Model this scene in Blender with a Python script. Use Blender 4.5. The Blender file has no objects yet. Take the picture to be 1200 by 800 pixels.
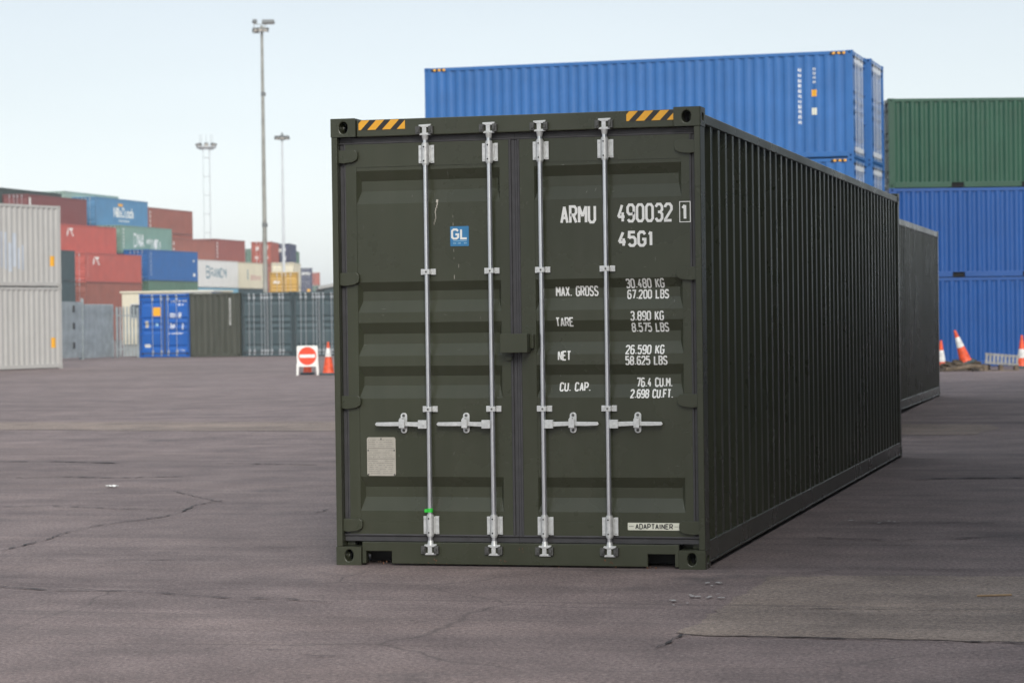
import bpy, bmesh, math, random
from mathutils import Vector, Matrix
random.seed(7)
R = math.radians
scn = bpy.context.scene
COL = scn.collection

# ------------------------------------------------------------------ camera
cam_d = bpy.data.cameras.new('camera'); cam = bpy.data.objects.new('camera', cam_d); COL.objects.link(cam)
cam_d.sensor_width = 36.0; cam_d.sensor_fit = 'HORIZONTAL'; cam_d.lens = 2889.418 / 1200 * 36
cam_d.clip_start = 0.1; cam_d.clip_end = 9000
yaw, pitch, roll = .2568, -.0096, -.0133
_f = Vector((-math.sin(yaw) * math.cos(pitch), math.cos(yaw) * math.cos(pitch), math.sin(pitch)))
_r = Vector((math.cos(yaw), math.sin(yaw), 0)); _u = _r.cross(_f)
_r2 = _r * math.cos(roll) + _u * math.sin(roll); _u2 = -_r * math.sin(roll) + _u * math.cos(roll)
cam.matrix_world = Matrix(((_r2.x, _u2.x, -_f.x, 5.1963), (_r2.y, _u2.y, -_f.y, -15.2086), (_r2.z, _u2.z, -_f.z, 1.5913), (0, 0, 0, 1)))
cam_d.dof.use_dof = True; cam_d.dof.focus_distance = 15.2; cam_d.dof.aperture_fstop = 5.0
scn.camera = cam

# ------------------------------------------------------------------ world, sun, exposure
SUN_EL, SUN_AZ = 32.0, 155.0      # compass bearing of the sun: 0 = +y, 90 = +x; veiled, from behind the camera on the right
w = bpy.data.worlds.new("World"); scn.world = w; w.use_nodes = True
nt = w.node_tree; nt.nodes.clear()
sky = nt.nodes.new('ShaderNodeTexSky'); sky.sky_type = 'NISHITA'; sky.sun_disc = False
sky.sun_elevation = R(SUN_EL); sky.sun_rotation = R(SUN_AZ); sky.air_density = 1.0; sky.dust_density = 0.8; sky.ozone_density = 1.0
hs = nt.nodes.new('ShaderNodeHueSaturation'); hs.inputs['Saturation'].default_value = .55
bg = nt.nodes.new('ShaderNodeBackground'); bg.inputs['Strength'].default_value = 0.084
out = nt.nodes.new('ShaderNodeOutputWorld')
veil = nt.nodes.new('ShaderNodeMix'); veil.data_type = 'RGBA'; veil.inputs[0].default_value = .55; veil.inputs[7].default_value = (5.0, 5.45, 5.85, 1)   # thin even cloud over the clear sky
# cloud is brighter overhead than at the horizon
tcw = nt.nodes.new('ShaderNodeTexCoord'); sxyz = nt.nodes.new('ShaderNodeSeparateXYZ'); mrg = nt.nodes.new('ShaderNodeMapRange'); mulc = nt.nodes.new('ShaderNodeVectorMath'); mulc.operation = 'SCALE'
mulc.inputs[0].default_value = (5.0, 5.40, 5.75); mrg.inputs['From Min'].default_value = .10; mrg.inputs['From Max'].default_value = 1.0; mrg.inputs['To Min'].default_value = 1.0; mrg.inputs['To Max'].default_value = 1.9
nt.links.new(tcw.outputs['Generated'], sxyz.inputs[0]); nt.links.new(sxyz.outputs['Z'], mrg.inputs['Value']); cmap = nt.nodes.new('ShaderNodeMapping'); cmap.inputs['Scale'].default_value = (2.2, 2.2, 9.0); cno = nt.nodes.new('ShaderNodeTexNoise'); cno.inputs['Scale'].default_value = 1.0; cno.inputs['Detail'].default_value = 5.0
cmr = nt.nodes.new('ShaderNodeMapRange'); cmr.inputs['From Min'].default_value = .3; cmr.inputs['From Max'].default_value = .7; cmr.inputs['To Min'].default_value = .93; cmr.inputs['To Max'].default_value = 1.07
cmu = nt.nodes.new('ShaderNodeMath'); cmu.operation = 'MULTIPLY'
nt.links.new(tcw.outputs['Generated'], cmap.inputs[0]); nt.links.new(cmap.outputs[0], cno.inputs['Vector']); nt.links.new(cno.outputs[0], cmr.inputs['Value']); nt.links.new(mrg.outputs[0], cmu.inputs[0]); nt.links.new(cmr.outputs[0], cmu.inputs[1]); hzb = nt.nodes.new('ShaderNodeMapRange'); hzb.inputs['From Max'].default_value = .13; hzb.inputs['To Min'].default_value = 1.62; hzb.inputs['To Max'].default_value = 1.0; cmv = nt.nodes.new('ShaderNodeMath'); cmv.operation = 'MULTIPLY'
nt.links.new(sxyz.outputs['Z'], hzb.inputs['Value']); nt.links.new(cmu.outputs[0], cmv.inputs[0]); nt.links.new(hzb.outputs[0], cmv.inputs[1]); nt.links.new(cmv.outputs[0], mulc.inputs['Scale']); nt.links.new(mulc.outputs[0], veil.inputs[7])
nt.links.new(sky.outputs[0], hs.inputs['Color']); nt.links.new(hs.outputs[0], veil.inputs[6]); nt.links.new(veil.outputs[2], bg.inputs[0]); nt.links.new(bg.outputs[0], out.inputs[0])
sd = bpy.data.lights.new('sun', 'SUN'); sun = bpy.data.objects.new('sun', sd); COL.objects.link(sun)
sd.energy = 1.75; sd.angle = R(30); sd.color = (1.0, .95, .88)
_sdir = Vector((math.sin(R(SUN_AZ)) * math.cos(R(SUN_EL)), math.cos(R(SUN_AZ)) * math.cos(R(SUN_EL)), math.sin(R(SUN_EL))))
sun.rotation_euler = (-_sdir).to_track_quat('-Z', 'Y').to_euler(); sun.location = (-60, -40, 60)
scn.view_settings.view_transform = 'Standard'; scn.view_settings.look = 'None'
scn.view_settings.exposure = 0.75; scn.view_settings.gamma = 1.0; scn.view_settings.use_curve_mapping = False
scn.render.engine = 'CYCLES'

# ------------------------------------------------------------------ helpers
class MB:
    def __init__(s): s.v = []; s.f = []; s.m = []; s.sm = []
    def add(s, vs, fs, m=0, smooth=False):
        b = len(s.v); s.v += [tuple(v) for v in vs]
        for f in fs: s.f.append([b + i for i in f]); s.m.append(m); s.sm.append(smooth)
    def quad(s, a, b, c, d, m=0): s.add([a, b, c, d], [(0, 1, 2, 3)], m)
    def box(s, x0, x1, y0, y1, z0, z1, m=0):
        s.add([(x0, y0, z0), (x1, y0, z0), (x1, y1, z0), (x0, y1, z0), (x0, y0, z1), (x1, y0, z1), (x1, y1, z1), (x0, y1, z1)],
              [(0, 3, 2, 1), (4, 5, 6, 7), (0, 1, 5, 4), (1, 2, 6, 5), (2, 3, 7, 6), (3, 0, 4, 7)], m)
    def prism(s, pts, axis, a0, a1, m=0):
        """outline of (u,v) pairs extruded along axis; 'y': (x,z) outline, 'x': (y,z), 'z': (x,y)"""
        n = len(pts)
        def P(u, v, a): return {'y': (u, a, v), 'x': (a, u, v), 'z': (u, v, a)}[axis]
        vs = [P(u, v, a0) for u, v in pts] + [P(u, v, a1) for u, v in pts]
        s.add(vs, [tuple(range(n))[::-1], tuple(range(n, 2 * n))] + [(i, (i + 1) % n, n + (i + 1) % n, n + i) for i in range(n)], m)
    def tube(s, p, q, r0, r1=None, n=12, m=0, caps=True):
        r1 = r0 if r1 is None else r1
        p = Vector(p); q = Vector(q); d = (q - p).normalized()
        a = d.orthogonal().normalized(); b = d.cross(a)
        vs = []
        for c, r in ((p, r0), (q, r1)):
            for i in range(n):
                t = 2 * math.pi * i / n; vs.append(c + a * (r * math.cos(t)) + b * (r * math.sin(t)))
        s.add(vs, [(i, (i + 1) % n, n + (i + 1) % n, n + i) for i in range(n)], m, True)
        if caps: s.add(vs, [tuple(range(n))[::-1], tuple(range(n, 2 * n))], m)
    def lathe(s, prof, n=24, m=0, center=(0, 0, 0)):
        vs = []
        for r, z in prof:
            for i in range(n):
                t = 2 * math.pi * i / n; vs.append((center[0] + r * math.cos(t), center[1] + r * math.sin(t), center[2] + z))
        fs = [(k * n + i, k * n + (i + 1) % n, (k + 1) * n + (i + 1) % n, (k + 1) * n + i) for k in range(len(prof) - 1) for i in range(n)]
        s.add(vs, fs, m, True)
    def plate_hole(s, o, u, v, wd, ht, cu, cv, ru, rv, depth, n=24, m=0, md=1):
        """rectangle o + u*wd + v*ht with an oval hole that goes in by depth along -(u x v)"""
        o, u, v = Vector(o), Vector(u), Vector(v); nn = u.cross(v)
        per = []
        k = n // 4
        for i in range(k): per.append((wd * i / k, 0))
        for i in range(k): per.append((wd, ht * i / k))
        for i in range(k): per.append((wd - wd * i / k, ht))
        for i in range(k): per.append((0, ht - ht * i / k))
        ang = [math.atan2((b - cv) / rv, (a - cu) / ru) for a, b in per]
        outer = [o + u * a + v * b for a, b in per]
        hole = [o + u * (cu + ru * math.cos(t)) + v * (cv + rv * math.sin(t)) for t in ang]
        deep = [h - nn * depth for h in hole]
        s.add(outer + hole, [(i, (i + 1) % n, n + (i + 1) % n, n + i) for i in range(n)], m)
        s.add(hole + deep, [(i, (i + 1) % n, n + (i + 1) % n, n + i) for i in range(n)], m)
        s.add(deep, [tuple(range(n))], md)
    def mesh(s, name, mats):
        me = bpy.data.meshes.new(name); me.from_pydata(s.v, [], s.f); me.update()
        for mt in mats: me.materials.append(mt)
        me.polygons.foreach_set('material_index', s.m); me.polygons.foreach_set('use_smooth', s.sm)
        if name == 'corner_casting':
            bm = bmesh.new(); bm.from_mesh(me); bmesh.ops.remove_doubles(bm, verts=bm.verts, dist=1e-5); bmesh.ops.recalc_face_normals(bm, faces=bm.faces); bm.to_mesh(me); bm.free()
        return me

def link(name, me, parent=None, bevel=0):
    o = bpy.data.objects.new(name, me); COL.objects.link(o)
    if parent: o.parent = parent
    if bevel:
        b = o.modifiers.new('bevel', 'BEVEL'); b.width = bevel; b.segments = 2; b.limit_method = 'ANGLE'; b.angle_limit = R(40)
    return o
def empty(name, label, cat, loc, rz=0, group=None):
    o = bpy.data.objects.new(name, None); COL.objects.link(o); o.location = loc; o.rotation_euler = (0, 0, rz)
    o.empty_display_size = .3
    return tag(o, label, cat, group)
def tag(o, label=None, cat=None, group=None, kind=None):
    if label: o['label'] = label
    if cat: o['category'] = cat
    if group: o['group'] = group
    if kind: o['kind'] = kind
    return o

# ------------------------------------------------------------------ materials
def lin(c): return tuple(((x / 255) / 12.92 if x / 255 <= .04045 else ((x / 255 + .055) / 1.055) ** 2.4) for x in c)
def mat(name):
    m = bpy.data.materials.new(name); m.use_nodes = True
    return m, m.node_tree, m.node_tree.nodes['Principled BSDF']
def N(t, typ, **kw):
    n = t.nodes.new(typ)
    for k, v in kw.items():
        if k in n.inputs.keys(): n.inputs[k].default_value = v
        else: setattr(n, k, v)
    return n
def ramp(t, fac, stops):
    r = t.nodes.new('ShaderNodeValToRGB'); e = r.color_ramp.elements
    e[0].position, e[0].color = stops[0]; e[1].position, e[1].color = stops[-1]
    for p, c in stops[1:-1]:
        q = e.new(p); q.color = c
    t.links.new(fac, r.inputs[0]); return r.outputs[0]
def mixc(t, fac, a, b, blend='MIX'):
    n = t.nodes.new('ShaderNodeMix'); n.data_type = 'RGBA'; n.blend_type = blend
    for i, x in ((0, fac), (6, a), (7, b)):
        if hasattr(x, 'type') and hasattr(x, 'node'): t.links.new(x, n.inputs[i])
        else: n.inputs[i].default_value = x if i == 0 else (*x[:3], 1)
    return n.outputs[2]
def paint(name, col, rough=.42, wear=.12, rust=0.0, dust=.12, dustcol=(.32, .29, .26), spec=.5):
    """old enamel: uneven colour, vertical run marks, a film of dust, optional rust blooms"""
    m, t, b = mat(name)
    tc = N(t, 'ShaderNodeTexCoord'); oi = N(t, 'ShaderNodeObjectInfo')
    off = N(t, 'ShaderNodeVectorMath', operation='ADD'); sc = N(t, 'ShaderNodeVectorMath', operation='SCALE'); sc.inputs['Scale'].default_value = 37.0
    cb = N(t, 'ShaderNodeCombineXYZ'); t.links.new(oi.outputs['Random'], cb.inputs[0]); t.links.new(oi.outputs['Random'], cb.inputs[1])
    t.links.new(cb.outputs[0], sc.inputs[0]); t.links.new(tc.outputs['Object'], off.inputs[0]); t.links.new(sc.outputs[0], off.inputs[1])
    v = off.outputs[0]
    n1 = N(t, 'ShaderNodeTexNoise', Scale=1.1, Detail=6.0, Roughness=.6); t.links.new(v, n1.inputs['Vector'])
    mp = N(t, 'ShaderNodeMapping'); mp.inputs['Scale'].default_value = (9, 9, .55); t.links.new(v, mp.inputs['Vector'])
    n2 = N(t, 'ShaderNodeTexNoise', Scale=1.0, Detail=5.0, Roughness=.55); t.links.new(mp.outputs[0], n2.inputs['Vector'])
    lo = tuple(c * (1 - wear) for c in col); hi = tuple(min(1, c * (1 + wear)) for c in col)
    c = ramp(t, n1.outputs[0], [(.3, (*lo, 1)), (.7, (*hi, 1))])
    s = ramp(t, n2.outputs[0], [(.45, (0, 0, 0, 1)), (.75, (1, 1, 1, 1))])
    ms = N(t, 'ShaderNodeMath', operation='MULTIPLY'); ms.inputs[1].default_value = dust; t.links.new(s, ms.inputs[0])
    c = mixc(t, ms.outputs[0], c, dustcol)
    n3 = N(t, 'ShaderNodeTexNoise', Scale=26.0, Detail=4.0, Roughness=.7); t.links.new(v, n3.inputs['Vector'])
    sp = ramp(t, n3.outputs[0], [(.69, (0, 0, 0, 1)), (.76, (1, 1, 1, 1))])
    msp = N(t, 'ShaderNodeMath', operation='MULTIPLY'); msp.inputs[1].default_value = .06; t.links.new(sp, msp.inputs[0])
    c = mixc(t, msp.outputs[0], c, (.35, .33, .3))
    if rust:
        n4 = N(t, 'ShaderNodeTexNoise', Scale=2.6, Detail=8.0, Roughness=.68); t.links.new(v, n4.inputs['Vector'])
        rr = ramp(t, n4.outputs[0], [(.62 - rust * .1, (0, 0, 0, 1)), (.72, (1, 1, 1, 1))])
        mr = N(t, 'ShaderNodeMath', operation='MULTIPLY'); mr.inputs[1].default_value = min(1, rust); t.links.new(rr, mr.inputs[0])
        c = mixc(t, mr.outputs[0], c, (.10, .045, .022))
    t.links.new(c, b.inputs['Base Color'])
    rg = ramp(t, n1.outputs[0], [(.3, (rough - .03,) * 3 + (1,)), (.7, (rough + .06,) * 3 + (1,))]); t.links.new(rg, b.inputs['Roughness'])
    b.inputs['Specular IOR Level'].default_value = spec
    n5 = N(t, 'ShaderNodeTexNoise', Scale=2.2, Detail=2.0); t.links.new(v, n5.inputs['Vector'])
    bp = N(t, 'ShaderNodeBump', Strength=.035, Distance=.02); t.links.new(n5.outputs[0], bp.inputs['Height']); t.links.new(bp.outputs[0], b.inputs['Normal'])
    return m
def plain(name, col, rough=.5, metal=0.0, var=.1, scale=14.0):
    m, t, b = mat(name)
    tc = N(t, 'ShaderNodeTexCoord'); n1 = N(t, 'ShaderNodeTexNoise', Scale=scale, Detail=4.0); t.links.new(tc.outputs['Object'], n1.inputs['Vector'])
    c = ramp(t, n1.outputs[0], [(.3, (*[x * (1 - var) for x in col], 1)), (.7, (*[min(1, x * (1 + var)) for x in col], 1))])
    t.links.new(c, b.inputs['Base Color']); b.inputs['Roughness'].default_value = rough; b.inputs['Metallic'].default_value = metal
    return m
M = {}
M['olive'] = paint('olive_drab_paint', (.049, .054, .034), rough=.27, wear=.14, dust=.10, dustcol=(.12, .11, .09), spec=.38)
M['olive2'] = paint('olive_drab_paint_dusty', (.058, .063, .048), rough=.42, wear=.10)
M['blue'] = paint('mid_blue_paint', (.024, .13, .37), wear=.10, dust=.05)
M['blue2'] = paint('royal_blue_paint', (.001, .062, .25), wear=.08, dust=.01)
M['green'] = paint('bottle_green_paint', (.008, .064, .034), wear=.14, rust=.10, dust=.02)
M['white'] = paint('off_white_paint', (.47, .46, .435), wear=.05, rust=.15)
M['bright'] = paint('white_paint', (.72, .72, .70), wear=.05)
M['door_blue'] = paint('bright_blue_paint', (.006, .10, .40), wear=.10, dust=.05)
M['teal'] = paint('dark_teal_paint', (.045, .075, .085), wear=.12)
M['slate'] = paint('slate_green_paint', (.055, .085, .095), wear=.12)
M['maroon'] = paint('maroon_paint', (.19, .065, .065), wear=.1)
M['coral'] = paint('faded_red_paint', (.47, .11, .09), wear=.1)
M['rust'] = paint('rust_brown_paint', (.30, .11, .085), wear=.12, rust=.3)
M['redbrown'] = paint('red_brown_paint', (.27, .085, .075), wear=.1)
M['skyblue'] = paint('sky_blue_paint', (.09, .24, .42), wear=.1)
M['sage'] = paint('sage_green_paint', (.20, .33, .27), wear=.1)
M['midgreen'] = paint('grey_green_paint', (.10, .19, .14), wear=.12)
M['navy'] = paint('navy_paint', (.055, .065, .12), wear=.12)
M['yellow'] = paint('ochre_yellow_paint', (.50, .30, .06), wear=.1)
M['cream'] = paint('cream_paint', (.70, .65, .50), wear=.06)
M['paleblue'] = paint('pale_blue_paint', (.20, .42, .56), wear=.08)
M['darkgreen'] = paint('black_green_paint', (.035, .055, .05), wear=.12)
M['ltgreen'] = paint('pale_green_paint', (.30, .42, .37), wear=.08)
M['orange_red'] = paint('orange_red_paint', (.38, .10, .07), wear=.12, rust=.15)
M['rubber'] = plain('door_gasket_rubber', (.050, .049, .052), rough=.6, var=.15)
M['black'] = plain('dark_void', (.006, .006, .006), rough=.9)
M['zinc'] = plain('galvanised_steel', (.74, .76, .78), rough=.28, metal=.9, var=.05, scale=12)
M['zincplate'] = plain('galvanised_plate', (.66, .67, .66), rough=.42, metal=.45, var=.12, scale=40)
M['steel'] = plain('dark_cast_steel', (.10, .10, .095), rough=.5, metal=.4, var=.3, scale=60)
M['white_ink'] = plain('white_vinyl', (.80, .80, .77), rough=.5, var=.04, scale=30)
M['amber'] = plain('amber_vinyl', (.86, .42, .03), rough=.45, var=.05)
M['black_ink'] = plain('black_vinyl', (.02, .02, .02), rough=.45)
M['label_blue'] = plain('blue_vinyl', (.035, .20, .42), rough=.4, var=.08)
M['label_blue_ink'] = plain('pale_blue_ink', (.35, .58, .72), rough=.4)
M['plate'] = plain('weathered_aluminium_plate', (.46, .43, .37), rough=.5, metal=.15, var=.08, scale=25)
M['plate_ink'] = plain('etched_grey', (.24, .225, .20), rough=.6)
M['ivory'] = plain('ivory_vinyl', (.74, .74, .62), rough=.45, var=.04)
M['lime'] = plain('lime_spray_paint', (.03, .60, .05), rough=.5)
M['cone'] = plain('orange_cone_plastic', (.70, .085, .025), rough=.5, var=.28, scale=8)
M['cone_white'] = plain('reflective_sleeve', (.66, .655, .63), rough=.5, var=.35, scale=7)
M['sign_red'] = plain('sign_red', (.78, .075, .03), rough=.4, var=.04)
M['sign_white'] = plain('sign_white_plastic', (.84, .84, .80), rough=.45, var=.05)
M['pole'] = plain('weathered_mast_steel', (.30, .30, .27), rough=.55, metal=.3, var=.3, scale=.8)
M['palegalv'] = plain('pale_mast_steel', (.60, .63, .65), rough=.55, metal=.2, var=.12, scale=.8)
M['lamp'] = plain('floodlight_housing', (.16, .17, .17), rough=.45, metal=.3)
M['lens'] = plain('floodlight_glass', (.62, .60, .55), rough=.15)
M['fence'] = plain('galvanised_fence', (.36, .40, .41), rough=.55, metal=.35, var=.2, scale=2.2)
M['ink_grey'] = plain('grey_blue_ink', (.16, .27, .33), rough=.5)
M['ink_pink'] = plain('faded_pink_ink', (.55, .33, .30), rough=.5)
M['wood'] = plain('weathered_timber', (.15, .115, .08), rough=.85, var=.45, scale=6)
M['earth'] = plain('broken_earth', (.075, .058, .042), rough=.95, var=.45, scale=4)
M['stick'] = plain('fresh_timber', (.42, .29, .17), rough=.7, var=.2)
M['paper'] = plain('white_litter', (.75, .75, .73), rough=.7)
M['concrete'] = plain('canopy_concrete', (.36, .37, .36), rough=.8, var=.1)
M['canopy_dark'] = plain('canopy_fascia', (.05, .08, .09), rough=.6)

# ------------------------------------------------------------------ stroke lettering
def _round(pts, r=.17, closed=False): return pts
O_ = [(.26, 0), (.74, 0), (1, .15), (1, .85), (.74, 1), (.26, 1), (0, .85), (0, .15)]
G = {
 '0': [(O_, 1)], 'O': [(O_, 1)],
 '1': [([(.18, .78), (.55, 1), (.55, 0)], 0)],
 '2': [([(0, .80), (.02, .88), (.26, 1), (.74, 1), (1, .86), (1, .66), (0, .06), (0, 0), (1, 0)], 0)],
 '3': [([(0, .84), (.26, 1), (.74, 1), (1, .86), (1, .66), (.74, .53), (.35, .53)], 0), ([(.70, .53), (1, .40), (1, .15), (.74, 0), (.26, 0), (0, .16)], 0)],
 '4': [([(.62, 1), (0, .28), (1, .28)], 0), ([(.70, .55), (.70, 0)], 0)],
 '5': [([(.95, 1), (.08, 1), (.03, .55), (.26, .63), (.74, .63), (1, .48), (1, .15), (.74, 0), (.26, 0), (0, .15)], 0)],
 '6': [([(.95, .88), (.74, 1), (.26, 1), (0, .85), (0, .15), (.26, 0), (.74, 0), (1, .15), (1, .44), (.74, .57), (.26, .57), (0, .44)], 0)],
 '7': [([(0, 1), (1, 1), (1, .92), (.42, 0)], 0)],
 '8': [([(.26, .53), (.74, .53), (.97, .66), (.97, .88), (.74, 1), (.26, 1), (.03, .88), (.03, .66)], 1), ([(.03, .40), (.03, .40)], 0), ([(.26, .53), (0, .40), (0, .14), (.26, 0), (.74, 0), (1, .14), (1, .40), (.74, .53)], 0)],
 '9': [([(.05, .12), (.26, 0), (.74, 0), (1, .15), (1, .85), (.74, 1), (.26, 1), (0, .85), (0, .56), (.26, .43), (.74, .43), (1, .56)], 0)],
 'A': [([(0, 0), (.5, 1), (1, 0)], 0), ([(.18, .30), (.82, .30)], 0)],
 'B': [([(0, 0), (0, 1), (.72, 1), (.96, .86), (.96, .66), (.72, .53), (0, .53)], 0), ([(.70, .53), (1, .40), (1, .14), (.74, 0), (0, 0)], 0)],
 'C': [([(1, .82), (.74, 1), (.26, 1), (0, .85), (0, .15), (.26, 0), (.74, 0), (1, .18)], 0)],
 'D': [([(0, 0), (0, 1), (.66, 1), (1, .82), (1, .18), (.66, 0)], 1)],
 'E': [([(1, 1), (0, 1), (0, 0), (1, 0)], 0), ([(.02, .53), (.8, .53)], 0)],
 'F': [([(1, 1), (0, 1), (0, 0)], 0), ([(.02, .53), (.8, .53)], 0)],
 'G': [([(1, .82), (.74, 1), (.26, 1), (0, .85), (0, .15), (.26, 0), (.74, 0), (1, .15), (1, .46), (.55, .46)], 0)],
 'H': [([(0, 0), (0, 1)], 0), ([(1, 0), (1, 1)], 0), ([(.02, .52), (.98, .52)], 0)],
 'I': [([(.5, 0), (.5, 1)], 0)],
 'K': [([(0, 0), (0, 1)], 0), ([(.95, 1), (.06, .42)], 0), ([(.30, .58), (1, 0)], 0)],
 'L': [([(0, 1), (0, 0), (.95, 0)], 0)],
 'M': [([(0, 0), (0, 1), (.5, .38), (1, 1), (1, 0)], 0)],
 'N': [([(0, 0), (0, 1), (1, 0), (1, 1)], 0)],
 'P': [([(0, 0), (0, 1), (.74, 1), (1, .86), (1, .58), (.74, .44), (0, .44)], 0)],
 'R': [([(0, 0), (0, 1), (.74, 1), (1, .86), (1, .62), (.74, .48), (0, .48)], 0), ([(.5, .48), (1, 0)], 0)],
 'S': [([(1, .84), (.74, 1), (.26, 1), (0, .86), (0, .66), (.26, .54), (.74, .46), (1, .34), (1, .15), (.74, 0), (.26, 0), (0, .16)], 0)],
 'T': [([(0, 1), (1, 1)], 0), ([(.5, .97), (.5, 0)], 0)],
 'U': [([(0, 1), (0, .15), (.26, 0), (.74, 0), (1, .15), (1, 1)], 0)],
 'X': [([(0, 0), (1, 1)], 0), ([(0, 1), (1, 0)], 0)],
 '.': [([(.5, 0), (.5, .10)], 0)],
}
WD = {'I': .3, '.': .28, ' ': .62, 'M': 1.15, '1': .72}
def ribbon(pts, wd, closed):
    """mitred flat ribbon along pts; returns verts (2D) and quads"""
    n = len(pts); P = [Vector(p) for p in pts]; vs = []
    for i in range(n):
        a = P[i - 1] if (i or closed) else None; b = P[(i + 1) % n] if (i < n - 1 or closed) else None
        d1 = (P[i] - a).normalized() if a is not None else None; d2 = (b - P[i]).normalized() if b is not None else None
        if d1 is None: d1 = d2
        if d2 is None: d2 = d1
        n1 = Vector((-d1.y, d1.x)); n2 = Vector((-d2.y, d2.x)); m = (n1 + n2)
        m = m.normalized() if m.length > 1e-6 else n1
        k = min(1 / max(m.dot(n1), .3), 1.9)
        vs += [P[i] + m * (wd / 2 * k), P[i] - m * (wd / 2 * k)]
    q = [(2 * i, 2 * i + 1, 2 * ((i + 1) % n) + 1, 2 * ((i + 1) % n)) for i in range(n if closed else n - 1)]
    return vs, q
def string_quads(txt, x0, z0, wd, ht, stroke):
    """list of (verts2d, quads, layer) for txt fitted into the box"""
    adv = []; gap = .50
    for ch in txt: adv.append(WD.get(ch, 1.0))
    tot = sum(adv) + gap * (len(txt) - 1); s = wd / tot; x = x0; outl = []
    hh = stroke / 2
    for ch, a in zip(txt, adv):
        for k, (pl, cl) in enumerate(G.get(ch, [])):
            pts = []
            for u, v in pl:
                q = (x + u * a * s if ch not in 'I.' else x + a * s / 2, z0 + hh + v * (ht - stroke))
                if not pts or (Vector(q) - Vector(pts[-1])).length > 1e-5: pts.append(q)
            if len(pts) < 2: continue
            # sharp turns are cut into separate strokes, each run on a little past the turn
            runs = [[pts[0]]]
            for i in range(1, len(pts)):
                runs[-1].append(pts[i])
                if i < len(pts) - 1:
                    d1 = (Vector(pts[i]) - Vector(pts[i - 1])).normalized(); d2 = (Vector(pts[i + 1]) - Vector(pts[i])).normalized()
                    if d1.dot(d2) < -.1: runs.append([pts[i]])
            if cl or len(runs) == 1: v, q = ribbon(pts, stroke, cl); outl.append((v, q, k))
            else:
                for j, rn_ in enumerate(runs): v, q = ribbon(rn_, stroke, False); outl.append((v, q, k + j * .5))
        x += (a + gap) * s
    return outl
def decal(name, pieces, place, breaks, material, parent, baxis=1):
    """flat pieces cut at the folds of the panel below and laid onto it; place(u, v, layer) -> 3D point"""
    bm = bmesh.new()
    for vs, fs, k in pieces:
        bv = [bm.verts.new((p[0], p[1], k * .0004)) for p in vs]
        for f in fs:
            try: bm.faces.new([bv[i] for i in f])
            except ValueError: pass
    for z in breaks:
        co = (0, z, 0) if baxis == 1 else (z, 0, 0); no = (0, 1, 0) if baxis == 1 else (1, 0, 0)
        bmesh.ops.bisect_plane(bm, geom=bm.verts[:] + bm.edges[:] + bm.faces[:], dist=1e-6, plane_co=co, plane_no=no)
    for v in bm.verts: v.co = place(v.co.x, v.co.y, v.co.z)
    me = bpy.data.meshes.new(name); bm.to_mesh(me); bm.free(); me.materials.append(material)
    return link(name, me, parent)
def rect(x0, x1, z0, z1, k=0): return ([(x0, z0), (x1, z0), (x1, z1), (x0, z1)], [(0, 1, 2, 3)], k)
def rrect(x0, x1, z0, z1, r, k=0):
    pts = []
    for cx, cz, a in ((x1 - r, z0 + r, -90), (x1 - r, z1 - r, 0), (x0 + r, z1 - r, 90), (x0 + r, z0 + r, 180)):
        for j in range(5): pts.append((cx + r * math.cos(R(a + j * 22.5)), cz + r * math.sin(R(a + j * 22.5))))
    return (pts, [tuple(range(len(pts)))], k)
def dashes(x0, x1, z0, z1, n, rnd, skip=.12):
    """worn, unreadable writing: a row of small ink marks"""
    o = []; w_ = (x1 - x0) / n
    for i in range(n):
        if rnd.random() < skip: continue
        a = x0 + w_ * i + w_ * .08; b = x0 + w_ * (i + .84)
        h = (z1 - z0) * rnd.uniform(.75, 1.0)
        o.append(rect(a, a + (b - a) * .33, z0, z0 + h)); o.append(rect(a + (b - a) * .62, b, z0 + (z1 - z0) * rnd.uniform(0, .3), z0 + h))
        if rnd.random() < .8:
            zz = z0 + h * rnd.choice((.0, .42, .82)); o.append(rect(a + (b - a) * .33, a + (b - a) * .62, zz, zz + h * .2))
    return o

# ------------------------------------------------------------------ shipping containers
W = 2.438; HW = W / 2
BANDS = [(2.556, 2.490, 2.424, 2.341), (1.834, 1.774, 1.713, 1.636), (1.570, 1.498, 1.432, 1.355), (1.289, 1.223, 1.162, 1.079), (.572, .505, .439, .351)]
DY = .058; DD = .036          # door skin and depth of its pressings
def bands(H): return [tuple(z * H / 2.896 for z in b) for b in BANDS]
def door_y(z, H=2.896):
    for a, b, c, d in bands(H):
        if d <= z <= a:
            if z > b: return DY + DD * (a - z) / (a - b)
            if z > c: return DY + DD
            return DY + DD * (z - d) / (c - d)
    return DY
def door_breaks(H=2.896): return [z for b in bands(H) for z in b]
def corr_profile(L, y0=.16):
    """folds of a pressed side wall: list of (y, depth)"""
    n = round((L - 2 * y0) / .278); p = (L - 2 * y0) / n; k = p / .278
    o = []; y = y0
    for i in range(n):
        o += [(y, 0), (y + .036 * k, 0), (y + .104 * k, .036), (y + .174 * k, .036), (y + .242 * k, 0)]; y += p
    o.append((L - y0, 0)); return o
def corr_at(prof, y):
    for (a, da), (b, db) in zip(prof, prof[1:]):
        if a <= y <= b and b > a: return da + (db - da) * (y - a) / (b - a)
    return 0
SIDE_X = HW - .010
_cache = {}
def cached(key, fn):
    if key not in _cache: _cache[key] = fn()
    return _cache[key]

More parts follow.
